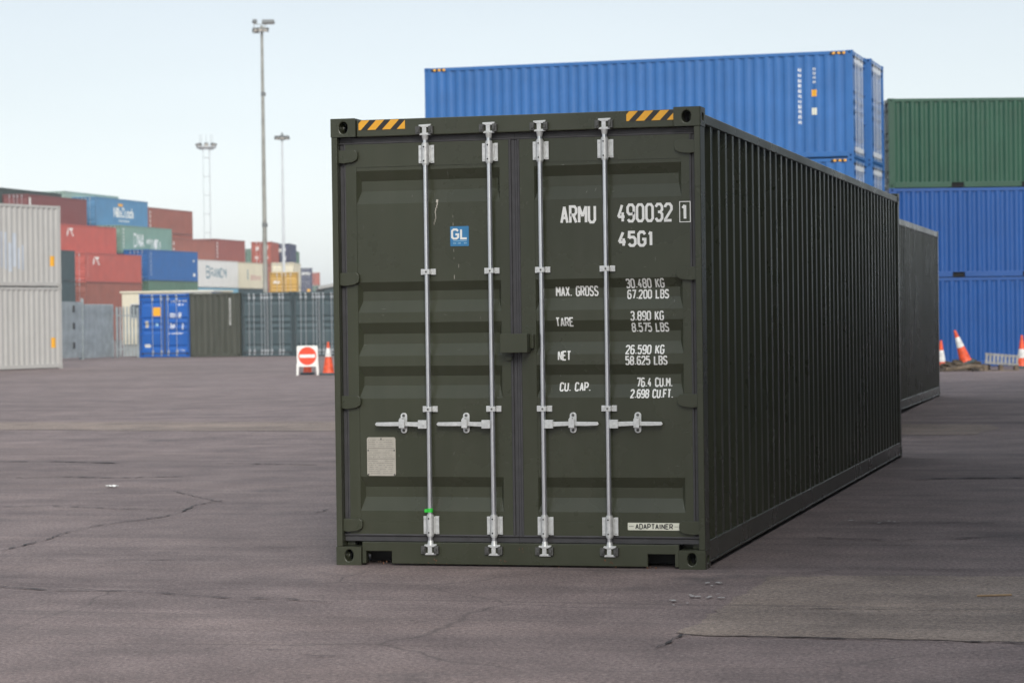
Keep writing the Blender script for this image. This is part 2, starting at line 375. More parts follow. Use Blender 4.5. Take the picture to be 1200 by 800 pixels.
def side_wall_mesh(L, H, sgn, pm):
    b = MB(); rj = random.Random(int(L * 100) + int(H * 1000) + sgn); pr = [(y, max(0, d + rj.uniform(-.001, .001))) for y, d in corr_profile(L)]
    for (a, da), (c, dc) in zip(pr, pr[1:]):
        xa, xc = sgn * (SIDE_X - da), sgn * (SIDE_X - dc)
        qs = [(xa, a, .165), (xc, c, .165), (xc, c, H - .095), (xa, a, H - .095)]
        if sgn < 0: qs = qs[::-1]
        b.quad(*qs)
    return b.mesh('side_wall', [pm])
def end_wall_mesh(L, H, pm):
    b = MB(); n = 8; x0 = -HW + .10; p = (W - .20) / n; yo = L - .030
    pts = []
    for i in range(n):
        x = x0 + i * p; pts += [(x, 0), (x + p * .2, 0), (x + p * .38, .045), (x + p * .66, .045), (x + p * .84, 0)]
    pts.append((x0 + n * p, 0))
    for (a, da), (c, dc) in zip(pts, pts[1:]): b.quad((c, yo - dc, .14), (a, yo - da, .14), (a, yo - da, H - .11), (c, yo - dc, H - .11))
    return b.mesh('end_wall', [pm])
def roof_mesh(L, H, pm):
    b = MB(); pr = corr_profile(L, .13); z = H - .018
    for (a, da), (c, dc) in zip(pr, pr[1:]):
        b.quad((-HW + .055, a, z - da * .55), (HW - .055, a, z - da * .55), (HW - .055, c, z - dc * .55), (-HW + .055, c, z - dc * .55))
    return b.mesh('roof', [pm])
def casting(b, sx, sy, sz, L, H, holes=True):
    """corner casting with its oval openings; sx, sy, sz say which corner"""
    x0, x1 = (-HW, -HW + .172) if sx < 0 else (HW - .172, HW)
    y0, y1 = (0, .165) if sy < 0 else (L - .165, L)
    z0, z1 = (0, .120) if sz < 0 else (H - .120, H)
    cx = .089 if sx < 0 else .172 - .089
    cz = .064 if sz < 0 else .060
    if sy < 0: b.plate_hole((x0, y0, z0), (1, 0, 0), (0, 0, 1), .172, .120, cx, cz, .029, .040, .10)
    else: b.plate_hole((x1, y1, z0), (-1, 0, 0), (0, 0, 1), .172, .120, .172 - cx, cz, .029, .040, .10)
    if sx > 0: b.plate_hole((x1, y0, z0), (0, 1, 0), (0, 0, 1), .165, .120, .085, .06, .036, .026, .08)
    else: b.plate_hole((x0, y1, z0), (0, -1, 0), (0, 0, 1), .165, .120, .08, .06, .036, .026, .08)
    ix = x1 if sx < 0 else x0; iy = y1 if sy < 0 else y0
    b.quad((x0, y0, z0), (x0, y1, z0), (x1, y1, z0), (x1, y0, z0)); b.quad((x0, y0, z1), (x1, y0, z1), (x1, y1, z1), (x0, y1, z1))
    b.quad((ix, y0, z0), (ix, y1, z0), (ix, y1, z1), (ix, y0, z1)); b.quad((x0, iy, z0), (x1, iy, z0), (x1, iy, z1), (x0, iy, z1))
def posts(b, L, H, k=None):
    for sx in (-1, 1):
        for sy in (-1, 1):
            if k and (sx, sy) != k: continue
            y0, y1 = (.004, .160) if sy < 0 else (L - .160, L - .004)
            xa, xb = (-HW + .004, -HW + .044) if sx < 0 else (HW - .044, HW - .004)
            b.box(xa, xb, y0, y1, .120, H - .120)
            xc, xd = (-HW + .046, -HW + .10) if sx < 0 else (HW - .10, HW - .046)
            ya, yb = (.098, .158) if sy < 0 else (L - .158, L - .028)
            b.box(xc, xd, ya, yb, .122, H - .122)
def header(b, L, H):
    b.box(-HW + .174, HW - .174, .016, .15, H - .122, H - .012)
def sill(b, L, H, notch=True):
    x0, x1 = -HW + .174, HW - .174; n0, n1, nz = .026, .200, .092
    if notch: pts = [(x0 + n1, .012), (x1 - n1, .012), (x1 - n1, nz), (x1 - n0, nz), (x1 - n0, .012), (x1, .012), (x1, .152), (x0, .152), (x0, .012), (x0 + n0, .012), (x0 + n0, nz), (x0 + n1, nz)]
    else: pts = [(x0, .012), (x1, .012), (x1, .152), (x0, .152)]
    b.prism(pts, 'y', .016, .05)
    b.box(x0 + .002, x1 - .002, .19, .21, .016, .15, 1 if notch else 0)
def end_frame(b, L, H):
    b.box(-HW + .174, HW - .174, L - .15, L - .012, H - .116, H - .012); b.box(-HW + .174, HW - .174, L - .15, L - .012, .012, .140)
def top_rail(b, L, H, s, drop=.036):
    xa, xb = sorted((s * (HW - .064), s * (HW - .004))); b.box(xa, xb, .166, L - .166, H - .100, H - drop)
def bottom_rail(b, L, H, s, pockets=False):
    xa, xb = sorted((s * (HW - .046), s * (HW - .004)))
    if not pockets:
        b.box(xa, xb, .166, L - .166, .045, .170); xa, xb = sorted((s * (HW - .080), s * (HW - .002))); b.box(xa, xb, .166, L - .166, .028, .043)
    else:
        m = L / 2; ys = [.166, m - 1.205, m - .845, m + .845, m + 1.205, L - .166]
        for i in (0, 2, 4): b.box(xa, xb, ys[i], ys[i + 1], .010, .170)
        for i in (1, 3):
            b.box(xa, xb, ys[i] + .001, ys[i + 1] - .001, .150, .169); xc, xd = sorted((s * (HW - .5), s * (HW - .06))); b.box(xc, xd, ys[i] + .001, ys[i + 1] - .001, .011, .149, 1)
def floor_box(b, L, H): b.box(-HW + .085, HW - .085, .215, L - .16, .05, .15)

LEAF = {-1: (-HW + .078, -.030), 1: (.026, HW - .078)}
RECESS = {-1: (-HW + .168, -.110), 1: (.142, HW - .148)}
def door_mesh(H, s, pm, thick=.03):
    """a door leaf: framed, with five pressed horizontal channels"""
    b = MB(); x0, x1 = LEAF[s]; r0, r1 = RECESS[s]; zb, zt = .200, H - .166
    bd = bands(H); fr = .004
    # framed border stands a few mm proud of the pressed skin
    zi0, zi1 = .285 * H / 2.896, 2.580 * H / 2.896
    b.box(x0, r0 - .012, DY - fr, DY + thick, zb, zt); b.box(r1 + .012, x1, DY - fr, DY + thick, zb, zt)
    b.box(r0 - .012, r1 + .012, DY - fr, DY + thick, zi1, zt); b.box(r0 - .012, r1 + .012, DY - fr, DY + thick, zb, zi0)
    z = zi1
    a0, a1 = r0 - .012, r1 + .012
    for t, u, v, d in bd:
        b.quad((a0, DY, t), (a1, DY, t), (a1, DY, z), (a0, DY, z))
        i0, i1 = r0 + .012, r1 - .012; Y = DY + DD
        b.quad((i0, Y, u), (i1, Y, u), (a1, DY, t), (a0, DY, t)); b.quad((i0, Y, v), (i1, Y, v), (i1, Y, u), (i0, Y, u)); b.quad((a0, DY, d), (a1, DY, d), (i1, Y, v), (i0, Y, v))
        b.quad((a0, DY, d), (i0, Y, v), (i0, Y, u), (a0, DY, t)); b.quad((a1, DY, d), (a1, DY, t), (i1, Y, u), (i1, Y, v))
        z = d
    b.quad((a0, DY, zi0), (a1, DY, zi0), (a1, DY, z), (a0, DY, z))
    b.box(x0, x1, DY + thick + DD, DY + thick + DD + .01, zb, zt)
    return b.mesh('door', [pm])
def gasket_mesh(H, s):
    b = MB(); x0, x1 = LEAF[s]; zb, zt = .200, H - .166
    xo = -HW + .046 if s < 0 else HW - .046; xi = .0005 if s < 0 else .0025
    lo, hi = sorted((xo, xi))
    e = x0 if s < 0 else x1; i_ = x1 if s < 0 else x0
    b.box(*sorted((xo, e)), .062, .085, zb, zt); b.box(*sorted((i_, xi)), .060, .085, zb, zt)
    b.box(lo, hi, .062, .085, zt, H - .124); b.box(lo, hi, .062, .085, .154, zb)
    # rounded lip bead along the leaf
    b.tube((e, .060, zb), (e, .060, zt), .009, n=8); b.tube((lo, .060, zt + .006), (hi, .060, zt + .006), .009, n=8); b.tube((lo, .060, zb - .006), (hi, .060, zb - .006), .009, n=8)
    b.tube((i_, .058, zb), (i_, .058, zt), .010, n=8)
    return b.mesh('gasket', [M['rubber']])
HZ = (2.652, 1.857, 1.058, .260)
def hinge_mesh(H, s, z, pm):
    b = MB(); xo = s * (HW - .030); xi = s * (HW - .172); h = .040
    pts = [(xo, z + h), (xi + s * .018, z + h), (xi, z + h - .014), (xi - s * .002, z), (xi + s * .002, z - h + .018), (xi + s * .03, z - h + .002), (xo - s * .05, z - h - .006), (xo, z - h)]
    b.prism(pts, 'y', .026, .053)
    b.tube((xo, .030, z - h - .012), (xo, .030, z + h + .006), .017, n=12); b.tube((xo, .030, z - h - .026), (xo, .030, z - h - .012), .010, n=8)
    b.box(*sorted((xo - s * .012, xo + s * .022)), .036, .06, z - h - .02, z + h + .008)
    return b.mesh('hinge', [pm])
BX = (-.582, -.157, .178, .600)
BY = .020
def bar_mesh(H, x, simple=False):
    b = MB(); k = H / 2.896; n = 8 if simple else 16
    if simple:
        b.tube((x, BY, .09), (x, BY, H - .075), .0155, n=8)
        for z in (.262 * k, 2.650 * k): b.box(x - .05, x + .05, .035, .053, z - .06, z + .06); b.tube((x, BY, z - .06), (x, BY, z + .06), .028, n=8)
        for z in (.105, H - .09): b.box(x - .04, x + .04, 0, .018, z - .03, z + .03)
        return b.mesh('lock_bar', [M['zinc']])
    b.tube((x, BY, .14), (x, BY, H - .135), .0165, n=n)
    return b.mesh('lock_bar', [M['zinc']])
def cam_mesh(H, x, top):
    """cast cam head on the end of the bar"""
    b = MB(); z = H - .092 if top else .104; t = 1 if top else -1
    b.tube((x, BY, z - t * .062), (x, BY, z - t * .030), .017, .023, n=14); b.box(x - .015, x + .013, .002, .036, z - .028, z + .028)
    pf = [(x - .038, z + .027), (x - .018, z + .019), (x + .024, z + .019), (x + .044, z + .030), (x + .044, z + .038), (x - .036, z + .036)]
    pg = [(x - .034, z - .032), (x + .040, z - .032), (x + .040, z - .021), (x + .018, z - .017), (x - .016, z - .017), (x - .034, z - .021)]
    b.prism(pf, 'y', .000, .030); b.prism(pg, 'y', .003, .033)
    return b.mesh('cam', [M['zincplate']])
def keeper_mesh(H, x, top, s):
    b = MB(); z = H - .092 if top else .104
    b.box(x + s * .044 - .015, x + s * .044 + .015, -.010 if s > 0 else -.004, .0155, z - .024, z + .026); b.box(x + s * .040 - .008, x + s * .040 + .008, -.016, -.004, z - .012, z + .014)
    return b.mesh('keeper', [M['steel']])
def bracket_mesh(H, x, z):
    b = MB()
    for s in (-1, 1):
        a, c = sorted((x + s * .026, x + s * .052)); b.prism([(a, z - .058), (c, z - .058), (c, z + .058), (a, z + .058)], 'y', .040, .0535)
        for q in (-.042, .042): b.tube((x + s * .039, .034, z + q), (x + s * .039, .0405, z + q), .006, n=8)
    b.box(x - .030, x + .030, .030, .0535, z - .055, z + .055)
    b.tube((x, BY, z - .064), (x, BY, z + .064), .0245, n=16)
    b.tube((x, BY, z + .064), (x, BY, z + .072), .021, n=16); b.tube((x, BY, z - .072), (x, BY, z - .064), .021, n=16)
    for q in (-.045, .045): b.tube((x - .004, BY - .027, z + q), (x - .004, BY - .020, z + q), .005, n=8, m=1)
    return b.mesh('bar_bracket', [M['zincplate'], M['black']])
def guide_mesh(H, x, z):
    b = MB(); b.box(x - .048, x - .018, .042, .0575, z - .019, z + .019); b.box(x + .018, x + .052, .042, .0575, z - .019, z + .019)
    b.box(x - .022, x + .022, -.002, .0575, z - .016, z + .016); b.tube((x, -.006, z), (x, -.001, z), .006, n=8, m=1)
    return b.mesh('bar_guide', [M['zincplate'], M['steel']])
def handle_mesh(H, x, s, length):
    """operating lever with a square hub on the bar"""
    b = MB(); z = .913
    b.box(*sorted((x + s * .012, x + s * .068)), -.006, .030, z - .027, z + .027)
    b.tube((x + s * .038, -.010, z - .002), (x + s * .038, -.005, z - .002), .010, n=10)
    pts = [(x + s * .066, z - .016), (x + s * .16, z - .011), (x + s * (length - .09), z - .012), (x + s * (length - .010), z - .010), (x + s * length, z), (x + s * (length - .010), z + .013), (x + s * .16, z + .016), (x + s * .066, z + .014)]
    if s < 0: pts = pts[::-1]
    b.prism(pts, 'y', .004, .018)
    return b.mesh('door_handle', [M['zincplate']])
def retainer_mesh(H, x):
    b = MB(); z = .920
    p = rrect(x - .022, x + .022, z - .066, z + .066, .021)[0]; b.prism(p, 'y', .046, .0565)
    b.box(x - .018, x + .018, -.004, .046, z - .030, z - .020); b.box(x - .017, x + .020, -.012, -.002, z - .030, z + .026)
    b.box(x - .014, x + .002, -.004, .046, z + .022, z + .034)
    for q in (-.048, .048): b.tube((x, .040, z + q), (x, .047, z + q), .009, n=10, m=1)
    return b.mesh('handle_retainer', [M['zincplate'], M['steel']])

def container(name, label, cat, loc, rz, L, H, col, lod=2, group=None, bars=None, pockets=False, doors=True):
    pm = M[col]; K = (L, H, col, pockets)
    t = empty(name, label, cat, loc, rz, group)
    two = [pm, M['black']]
    def part(nm, key, fn, parent=t, bevel=0): return link(nm, cached((nm, key), fn), parent, bevel)
    def build(nm, fn):
        b = MB(); fn(b); return b.mesh(nm, two)
    if lod == 0:
        for sx in (-1, 1):
            for sy in (-1, 1):
                part('corner_post', (K, sx, sy), lambda: build('corner_post', lambda b: posts(b, L, H, (sx, sy))), bevel=.004)
                for sz in (-1, 1): part('corner_casting', (K, sx, sy, sz), lambda: build('corner_casting', lambda b: casting(b, sx, sy, sz, L, H)), bevel=.006)
            part('top_rail', (K, sx), lambda: build('top_rail', lambda b: top_rail(b, L, H, sx)), bevel=.005)
            part('bottom_rail', (K, sx), lambda: build('bottom_rail', lambda b: bottom_rail(b, L, H, sx)), bevel=.004)
        part('door_header', K, lambda: build('door_header', lambda b: header(b, L, H)), bevel=.006)
        part('door_sill', K, lambda: build('door_sill', lambda b: sill(b, L, H)), bevel=.004)
        part('end_header', K, lambda: build('end_header', lambda b: b.box(-HW + .174, HW - .174, L - .15, L - .012, H - .116, H - .012)))
        part('end_sill', K, lambda: build('end_sill', lambda b: b.box(-HW + .174, HW - .174, L - .15, L - .012, .012, .140)))
        part('underside', K, lambda: build('underside', lambda b: floor_box(b, L, H)))
    else:
        def frame(b):
            posts(b, L, H); header(b, L, H); sill(b, L, H, False); end_frame(b, L, H); floor_box(b, L, H)
            for sx in (-1, 1): top_rail(b, L, H, sx, .008); bottom_rail(b, L, H, sx, pockets)
        part('frame', K, lambda: build('frame', frame), bevel=.006 if lod == 1 else 0)
        for sx in (-1, 1):
            for sy in (-1, 1):
                for sz in (-1, 1): part('corner_casting', (K, sx, sy, sz), lambda: build('corner_casting', lambda b: casting(b, sx, sy, sz, L, H)))
    for sx in (-1, 1): part('side_wall', (K, sx), lambda: side_wall_mesh(L, H, sx, pm))
    part('end_wall', K, lambda: end_wall_mesh(L, H, pm)); part('roof', K, lambda: roof_mesh(L, H, pm))
    D = {}
    bars = bars or BX
    for s in (-1, 1):
        d = D[s] = part('door', (H, s, col), lambda: door_mesh(H, s, pm), bevel=0)
        link('gasket', cached(('gasket', H, s), lambda: gasket_mesh(H, s)), d)
        if lod < 2:
            for z in HZ: link('hinge', cached(('hinge', H, s, z, col), lambda: hinge_mesh(H, s, z * H / 2.896, pm)), d, .003 if lod == 0 else 0)
        for x in bars:
            if (x < 0) != (s < 0): continue
            link('lock_bar', cached(('bar', H, x, lod), lambda: bar_mesh(H, x, lod > 0)), d)
            if lod == 0:
                for tp in (True, False):
                    link('cam', cam_mesh(H, x, tp), d, .002); [link('keeper', keeper_mesh(H, x, tp, q), d, .002) for q in (-1, 1)]
                for z in (.262, 2.652): link('bar_bracket', bracket_mesh(H, x, z), d, .0015)
                for z in (1.894, 1.010): link('bar_guide', guide_mesh(H, x, z), d, .0015)
    return t, D

# ------------------------------------------------------------------ the setting: yard surface
def sst(a, b, x):
    t = max(0, min(1, (x - a) / (b - a))); return t * t * (3 - 2 * t)
def gz(x, y):
    return .115 * sst(13, 29, y) * (1 - sst(40, 54, y)) * sst(-16, -3, x)
def axis(lo, hi, step, far):
    v = []; x = lo
    while x <= hi + 1e-6: v.append(x); x += step
    a = lo; b = hi; st = step
    while b < far: st *= 1.5; a -= st; b += st; v = [a] + v + [b]
    return v
gx = axis(-24, 14, 1.0, 4000); gy = axis(-20, 64, 1.0, 4000)
g = MB(); nx = len(gx)
g.add([(x, y, gz(x, y)) for y in gy for x in gx], [(j * nx + i, j * nx + i + 1, (j + 1) * nx + i + 1, (j + 1) * nx + i) for j in range(len(gy) - 1) for i in range(nx - 1)], 0, True)
def asphalt(name, base, light=1.0, patch=False):
    m, t, b = mat(name)
    tc = N(t, 'ShaderNodeTexCoord'); v = tc.outputs['Object']
    big = N(t, 'ShaderNodeTexNoise', Scale=.16, Detail=6.0, Roughness=.6); t.links.new(v, big.inputs['Vector'])
    mid = N(t, 'ShaderNodeTexNoise', Scale=1.3, Detail=8.0, Roughness=.65); t.links.new(v, mid.inputs['Vector'])
    mp = N(t, 'ShaderNodeMapping'); mp.inputs['Scale'].default_value = (.12, 1.1, 1); mp.inputs['Rotation'].default_value = (0, 0, R(-6)); t.links.new(v, mp.inputs['Vector'])
    strk = N(t, 'ShaderNodeTexNoise', Scale=1.0, Detail=7.0, Roughness=.6); t.links.new(mp.outputs[0], strk.inputs['Vector'])
    fine = N(t, 'ShaderNodeTexNoise', Scale=40.0, Detail=4.0, Roughness=.8); t.links.new(v, fine.inputs['Vector'])
    vor = N(t, 'ShaderNodeTexVoronoi', Scale=105.0); t.links.new(v, vor.inputs['Vector'])
    c0 = tuple(x * .84 for x in base); c1 = tuple(x * 1.14 for x in base)
    c = ramp(t, big.outputs[0], [(.32, (*c0, 1)), (.68, (*c1, 1))])
    c = mixc(t, 1.0, c, ramp(t, mid.outputs[0], [(.3, (.70, .69, .70, 1)), (.72, (1.20, 1.19, 1.17, 1))]), 'MULTIPLY')
    c = mixc(t, 1.0, c, ramp(t, strk.outputs[0], [(.28, (.60, .59, .60, 1)), (.48, (1, 1, 1, 1)), (.75, (1.14, 1.11, 1.07, 1))]), 'MULTIPLY')
    c = mixc(t, 1.0, c, ramp(t, fine.outputs[0], [(.34, (.50, .49, .49, 1)), (.5, (1, 1, 1, 1)), (.68, (1.6, 1.58, 1.54, 1))]), 'MULTIPLY')
    # single pale stones in the wearing course
    st = N(t, 'ShaderNodeMath', operation='GREATER_THAN'); st.inputs[1].default_value = .84; t.links.new(vor.outputs['Color'], st.inputs[0])
    mt = N(t, 'ShaderNodeMath', operation='MULTIPLY'); mt.inputs[1].default_value = .28; t.links.new(st.outputs[0], mt.inputs[0])
    c = mixc(t, mt.outputs[0], c, (.42, .38, .36))
    # old oil stains
    oil = N(t, 'ShaderNodeTexNoise', Scale=.55, Detail=7.0, Roughness=.7); t.links.new(v, oil.inputs['Vector'])
    of = ramp(t, oil.outputs[0], [(.60, (0, 0, 0, 1)), (.72, (.7, .7, .7, 1))]); c = mixc(t, of, c, (.06, .055, .058))
    # rubber and drain lines drawn along the lanes
    mp2 = N(t, 'ShaderNodeMapping'); mp2.inputs['Scale'].default_value = (.05, 3.2, 1); mp2.inputs['Rotation'].default_value = (0, 0, R(-8)); t.links.new(v, mp2.inputs['Vector'])
    tl = N(t, 'ShaderNodeTexNoise', Scale=1.0, Detail=5.0, Roughness=.6); t.links.new(mp2.outputs[0], tl.inputs['Vector'])
    tf = ramp(t, tl.outputs[0], [(.58, (0, 0, 0, 1)), (.68, (.42, .42, .42, 1))]); c = mixc(t, tf, c, (.07, .060, .060))
    if not patch:
        # fine crazing
        dn = N(t, 'ShaderNodeTexNoise', Scale=.9, Detail=5.0); t.links.new(v, dn.inputs['Vector'])
        av = mixc(t, .35, v, dn.outputs['Color'])
        cr = N(t, 'ShaderNodeTexVoronoi', Scale=.55, feature='DISTANCE_TO_EDGE'); t.links.new(av, cr.inputs['Vector'])
        cf = ramp(t, cr.outputs['Distance'], [(.0, (1, 1, 1, 1)), (.005, (0, 0, 0, 1))])
        msk = ramp(t, big.outputs[0], [(.47, (0, 0, 0, 1)), (.60, (.55, .55, .55, 1))]); cf = mixc(t, 1.0, cf, msk, 'MULTIPLY')
        c = mixc(t, cf, c, (.05, .045, .045))
    t.links.new(c, b.inputs['Base Color']); b.inputs['Roughness'].default_value = .82; b.inputs['Specular IOR Level'].default_value = .35
    ad = N(t, 'ShaderNodeMath', operation='ADD'); t.links.new(fine.outputs[0], ad.inputs[0]); t.links.new(vor.outputs['Distance'], ad.inputs[1])
    bp = N(t, 'ShaderNodeBump', Strength=.55, Distance=.006); t.links.new(ad.outputs[0], bp.inputs['Height']); t.links.new(bp.outputs[0], b.inputs['Normal'])
    return m
M['asphalt'] = asphalt('worn_asphalt', (.208, .165, .160))
M['patch'] = asphalt('repair_patch', (.245, .200, .174), patch=True)
M['tan'] = asphalt('tan_strip', (.25, .20, .172), patch=True)
M['tar'] = plain('tar_dark_crack', (.045, .040, .041), rough=.9, var=.35, scale=7)
M['tyre'] = plain('dark_tyre_band', (.085, .078, .083), rough=.9, var=.3, scale=3)
tag(link('yard_ground', g.mesh('yard_ground', [M['asphalt']])), kind='structure')
def sheet(name, pts, mt, nu, nv, dz=.004, jag=0.0):
    """four-cornered sheet laid on the ground"""
    b = MB(); a, c, d, e = [Vector(p) for p in pts]; rnd = random.Random(name); vs = []
    for j in range(nv + 1):
        for i in range(nu + 1):
            u, v = i / nu, j / nv; p = (a * (1 - u) + c * u) * (1 - v) + (e * (1 - u) + d * u) * v
            if i in (0, nu) or j in (0, nv): p = p + Vector((rnd.uniform(-jag, jag), rnd.uniform(-jag, jag)))
            vs.append((p.x, p.y, gz(p.x, p.y) + dz))
    b.add(vs, [(j * (nu + 1) + i, j * (nu + 1) + i + 1, (j + 1) * (nu + 1) + i + 1, (j + 1) * (nu + 1) + i) for j in range(nv) for i in range(nu)])
    return tag(link(name, b.mesh(name, [mt])), kind='structure')
sheet('ground_patch', [(2.86, -3.12), (9.5, -3.25), (9.5, .30), (2.90, -.32)], M['patch'], 60, 30, jag=.03)
sheet('ground_strip', [(-34, 21.6), (3, 16.7), (3, 19.2), (-34, 24.0)], M['tan'], 60, 4, jag=.12)
def smooth_path(pts, n, rnd, amp):
    o = []
    for (a, b) in zip(pts, pts[1:]):
        a, b = Vector(a), Vector(b); k = max(2, int((b - a).length / n)); d = (b - a).normalized(); pr = Vector((-d.y, d.x))
        for i in range(k): o.append(a + (b - a) * (i / k) + pr * rnd.uniform(-amp, amp))
    o.append(Vector(pts[-1])); return o
cracks = MB(); rnd = random.Random(3)
CR = {'a': [(-2.69, .6), (-2.75, 1.38), (-2.74, 1.45), (-2.86, 2.01), (-2.89, 2.61), (-2.81, 3.1), (-2.7, 3.53), (-2.73, 4.05), (-2.91, 4.78), (-2.9, 5.17), (-2.82, 5.48)],
 'b': [(-6.0, 5.0), (-4.6, 4.45), (-4.18, 4.58), (-3.51, 4.35), (-2.91, 4.22)], 'c': [(-2.4, -1.4), (-1.61, -1.56), (-1.22, -1.7), (-.73, -1.67), (-.1, -1.9), (.33, -1.93), (.68, -2.04)],
 'd': [(-7.2, 8.4), (-6.17, 8.18), (-5.76, 8.34), (-5.24, 8.23), (-4.33, 8.55)], 'e': [(-9, 11.3), (-7.83, 10.93), (-7.09, 10.96), (-6.21, 10.66)], 'f': [(-5.04, 10.7), (-4.33, 10.57), (-3.74, 10.44)],
 'g': [(-1.62, 1.11), (-1.2, 1.02), (-.4, 1.18)], 'h': [(1.21, -4.12), (1.31, -4.17), (1.42, -4.15)], 'i': [(-1.54, 3.9), (-1.56, 4.16), (-1.58, 4.61)],
 'j': [(2.85, 8.31), (3.14, 8.57), (3.93, 8.74), (5.5, 8.9)], 'k': [(2.86, 3.58), (3.19, 3.53), (3.57, 3.64), (4.2, 3.63), (5.5, 3.7)], 'l': [(2.72, 2.26), (3.41, 2.07), (4.26, 2.56)],
 'm': [(2.86, -3.65), (2.88, -3.15), (3.1, -3.15), (3.52, -3.16), (3.95, -3.21), (4.55, -3.19), (6, -3.22)], 'n': [(2.88, -.30), (3.22, .02), (3.81, .12), (4.38, .18), (6, .2)],
 'o': [(.93, -3.95), (1.04, -4.0), (1.15, -4.01)], 'p': [(-3.85, 6.48), (-2.79, 5.08)], 'q': [(3.14, -2.05), (3.41, -1.97), (3.96, -1.97), (4.44, -1.86)], 'r': [(-2.43, .08), (-1.67, .05), (-.9, .26)], 's': [(1.32, -2.81), (1.49, -2.86)]}
CW = {'a': .020, 'c': .022, 'h': .05, 'm': .020, 'n': .014, 'j': .10, 'd': .05, 'e': .08, 'f': .07, 's': .03, 'b': .03, 'k': .03, 'l': .03}
for k, pts in CR.items():
    P = smooth_path(pts, .07, rnd, .014); wd = CW.get(k, .014); vs = []
    for i, p in enumerate(P):
        q = P[min(i + 1, len(P) - 1)] - P[max(i - 1, 0)]; pr = Vector((-q.y, q.x)).normalized()
        h = wd * rnd.choice((.25, .5, .8, 1.1, .12)) * .6 * min(1, .15 + i * .3, .15 + (len(P) - 1 - i) * .3)
        vs += [(p.x + pr.x * h, p.y + pr.y * h, gz(p.x, p.y) + .008), (p.x - pr.x * h, p.y - pr.y * h, gz(p.x, p.y) + .008)]
    cracks.add(vs, [(2 * i, 2 * i + 1, 2 * i + 3, 2 * i + 2) for i in range(len(P) - 1)])
tag(link('ground_cracks', cracks.mesh('ground_cracks', [M['tar']])), kind='structure')
spl = MB(); rnd = random.Random(11)
for cx, cy, n, r in ((2.72, -1.55, 9, .07), (2.55, -1.75, 4, .10), (2.95, 3.55, 3, .06), (3.25, 3.5, 3, .06), (2.62, -.9, 4, .07)):
    for i in range(n):
        x, y = cx + rnd.gauss(0, r), cy + rnd.gauss(0, r); s = rnd.uniform(.003, .018); k = 7
        spl.add([(x + s * rnd.uniform(.6, 1.3) * math.cos(2 * math.pi * j / k), y + s * 1.6 * rnd.uniform(.6, 1.3) * math.sin(2 * math.pi * j / k), gz(x, y) + .0125) for j in range(k)], [tuple(range(k))])
tag(link('ground_droppings', spl.mesh('ground_droppings', [plain('dried_droppings', (.42, .41, .40), rough=.9)])), kind='structure')

# ------------------------------------------------------------------ the green container in front
H9, H8, L40, L20 = 2.896, 2.591, 12.192, 6.058
main, D = container('shipping_container', 'dark olive green container with white weight lettering and four galvanised bars on its closed doors', 'shipping container', (HW, 0, 0), 0, L40, H9, 'olive', lod=0)
dl, dr = D[-1], D[1]
for x, s, ln, d, rx in ((BX[0], -1, .362, dl, -.760), (BX[1], -1, .372, dl, -.340), (BX[2], 1, .364, dr, .366), (BX[3], 1, .354, dr, .786)):
    link('door_handle', handle_mesh(H9, x, s, ln), d, .002); link('handle_retainer', retainer_mesh(H9, rx), d, .0015)
b = MB(); b.prism([(-.083, 1.369), (.095, 1.369), (.095, 1.490), (-.083, 1.490)], 'y', -.050, -.044)
b.box(-.083, -.078, -.0435, .053, 1.3695, 1.4895); b.box(.090, .095, -.0435, .053, 1.3695, 1.4895); b.box(-.0775, .0895, -.0435, .053, 1.4845, 1.4895)
b.box(.096, .120, .020, .0535, 1.395, 1.485); b.box(-.070, -.028, .030, .0535, 1.318, 1.345)
link('lock_box', b.mesh('lock_box', [M['olive']]), dr, .003)
def on_door(u, v, k):
    r0, r1 = RECESS[-1 if u < 0 else 1]
    return (u, (door_y(v) if r0 - .012 < u < r1 + .012 else DY - .004) - .0022 - k, v)
DB = door_breaks()
def text(txt, x0, x1, z0, z1, stroke, parent=None, m='white_ink', nm='lettering'):
    return decal(nm, string_quads(txt, x0 - HW - .010, z0, x1 - x0, z1 - z0, stroke), on_door, DB, M[m], parent or dr)
text('ARMU', 1.534, 1.752, 2.182, 2.300, .0165); text('490032', 1.904, 2.246, 2.182, 2.302, .0165)
decal('lettering', string_quads('1', 1.083, 2.190, .038, .102, .0175), lambda u, v, k: (u, DY - .0066 - k, v), [], M['white_ink'], dr)
decal('lettering', [rect(1.068, 1.140, 2.303, 2.308), rect(1.068, 1.140, 2.176, 2.181), rect(1.068, 1.073, 2.181, 2.303), rect(1.135, 1.140, 2.181, 2.303)], lambda u, v, k: (u, DY - .0066 - k, v), [], M['white_ink'], dr)
text('45G1', 1.907, 2.126, 2.028, 2.130, .0175)
for s_, a, c, z0, z1 in (('MAX. GROSS', 1.487, 1.757, 1.722, 1.788), ('TARE', 1.490, 1.600, 1.530, 1.590), ('NET', 1.503, 1.580, 1.315, 1.377), ('CU. CAP.', 1.506, 1.702, 1.118, 1.176),
                         ('30.480 KG', 1.946, 2.187, 1.768, 1.829), ('67.200 LBS', 1.952, 2.213, 1.700, 1.759), ('3.890 KG', 1.977, 2.185, 1.562, 1.624), ('8.575 LBS', 1.980, 2.212, 1.491, 1.550),
                         ('26.590 KG', 1.942, 2.184, 1.350, 1.410), ('58.625 LBS', 1.941, 2.204, 1.282, 1.341), ('76.4 CU.M.', 2.005, 2.230, 1.143, 1.203), ('2.698 CU.FT.', 1.970, 2.238, 1.073, 1.130)):
    text(s_, a, c, z0, z1, .0092)
